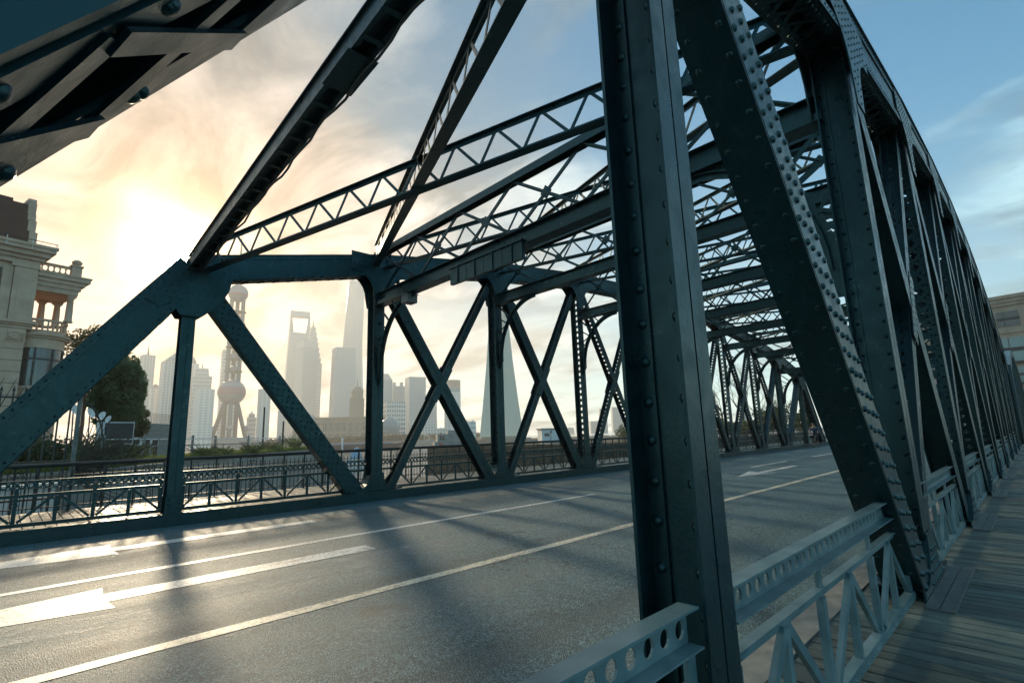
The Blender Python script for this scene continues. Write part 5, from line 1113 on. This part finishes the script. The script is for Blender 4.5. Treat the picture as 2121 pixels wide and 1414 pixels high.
# ------------------------------------------------------------------ beyond the far end: trees, second span, hotel
for j, (px, d, h, sp, lab) in enumerate(((1500, 118, 15, 0.9, 'bare winter tree leftmost beyond the far end of the bridge'), (1545, 112, 17, 0.9, 'bare winter tree in front of the faint spired tower'), (1580, 126, 13, 0.9, 'bare winter tree above the dark shrubs'), (1628, 130, 12, 0.8, 'bare winter tree rightmost beyond the far posts'))):
    bare_tree(ground_at(px, d, -0.6), h, sp, lab, 'bare trees beyond the bridge', seed=20+j)
for j, (px, d, rx, h, lab) in enumerate(((1490, 104, 4.5, 2.6, 'dark evergreen bush just right of the big near post'), (1545, 108, 5.0, 2.4, 'low evergreen bush below the spired tower'), (1590, 108, 4.0, 3.6, 'green bush beyond the far bridge railing'), (1615, 110, 4.5, 4.2, 'tallest evergreen bush beyond the far railing'), (1665, 118, 4.0, 3.4, 'evergreen bush behind the last hanger post'))):
    b = ground_at(px, d, -0.6); tree('evergreen_bush', b, h*1.6, (rx*0.8, rx*0.8, h*0.72), lab, LEAFG, 16, 260, 0.20, 0.1, 0.4, 'evergreen bushes beyond the bridge')
# second span carries on across the creek
X2 = 52.6
sp = empty('second_span', (X2+26, 6, -0.7), 'second truss span of the bridge continuing beyond the first', 'bridge')
def put2(mb, nm): return mb.build(nm, STEEL, sp, (X2+26, 6, -0.7))
for Y in (YP, W):
    nx = [X2+4.4+L*i for i in range(NN)]
    for i in range(NN-1): mb = MB(); mb.bar((nx[i], Y, ZT[i]), (nx[i+1], Y, ZT[i+1]), YV, 0.5, 0.6); put2(mb, 'top_chord')
    for a, b in (((X2, Y, ZB), (nx[0], Y, ZT[0])), ((nx[-1]+4.4, Y, ZB), (nx[-1], Y, ZT[-1]))): mb = MB(); mb.bar(a, b, YV, 0.5, 0.66); put2(mb, 'end_post')
    for i in range(NN): mb = MB(); mb.bar((nx[i], Y, ZB), (nx[i], Y, ZT[i]), YV, 0.36, 0.3); put2(mb, 'vertical_post')
    for i in range(NN-1):
        a, b = ((nx[i], Y, ZT[i]), (nx[i+1], Y, ZB)) if i < 4.5 else ((nx[i+1], Y, ZT[i+1]), (nx[i], Y, ZB)); mb = MB(); mb.bar(a, b, YV, 0.3, 0.3); put2(mb, 'diagonal')
for i in range(NN): mb = MB(); mb.bar((nx[i], W, ZT[i]), (nx[i], YP, ZT[i]), (1, 0, 0), 0.2, 0.4); put2(mb, 'cross_strut')
# hotel block
D_ = 150; pc = 2100; z1 = at(2090, 612, D_).z; b = ground_at(pc, D_, -0.35); HOT = simple('tan_stone', (0.30, 0.25, 0.19), (0.40, 0.34, 0.27), 0.75, 0.6, 0.2, 0.02, 6)
r = empty('hotel_block', b, 'tan stone hotel block with green-glazed windows at the right edge', 'building'); rotz = face(pc)-math.pi/2-0.18; M = Matrix.Translation(b) @ Matrix.Rotation(rotz, 4, 'Z'); H = z1+0.35
def hput(mb, nm, mt, par=None): mb.xf(M); return mb.build(nm, mt, par or r, b)
hput(MB().box(-22, 34, 0, 22, 0, H-2.2), 'wall', HOT)
for z0, e_ in ((H-2.19, 0.5), (H-1.5, 0.9), (H-0.75, 1.3)): hput(MB().box(-22-e_, 34+e_, -e_, 22+e_, z0, z0+0.7), 'cornice', HOT)
hput(MB().box(-22.2, 34.2, -0.3, 22.2, H-8.0, H-7.4), 'string_course', HOT)
for z0, z1_, dark in ((H-6.6, H-3.4, 1), (H-14.0, H-9.0, 0), (H-18.4, H-15.2, 0), (H-22.5, H-19.6, 0)):
    for k in range(10):
        x = -21+5.5*k; wdw = hput(MB().box(x, x+3.5, -0.12, -0.004, z0, z1_), 'window', GLASSD if dark else GLASSB)
        mb = MB(); mb.box(x+1.1, x+1.2, -0.2, -0.125, z0, z1_); mb.box(x, x+3.5, -0.19, -0.126, z0+(z1_-z0)*0.42, z0+(z1_-z0)*0.58); hput(mb, 'mullion', DARKIRON, wdw)
        if not dark: hput(MB().box(x-0.3, x+3.8, -0.9, -0.01, z0-0.5, z0-0.05), 'balcony', DARKIRON, wdw)
for k in range(11):
    x = -23.6+5.5*k
    for zz in range(0, int(H-9), 1): 
        if 0 < k < 11 and zz > H-26: hput(MB().box(x+0.75, x+2.45, -0.07, -0.003, zz, zz+0.96), 'stone_block', HOT)

# ------------------------------------------------------------------ haze over the river and the city
hm = bpy.data.materials.new('haze'); hm.use_nodes = True; nt = hm.node_tree; nt.nodes.remove(nt.nodes['Principled BSDF'])
pv = node(nt, 'ShaderNodeVolumePrincipled'); pv.inputs['Density'].default_value = 0.00025; pv.inputs['Color'].default_value = (1.0, 0.96, 0.90, 1); pv.inputs['Anisotropy'].default_value = 0.42
nt.links.new(pv.outputs[0], nt.nodes['Material Output'].inputs['Volume'])
mb = MB(); mb.box(-2600, 2700, -700, 2800, -9, 640); hz = mb.build('haze', hm); hz['kind'] = 'stuff'
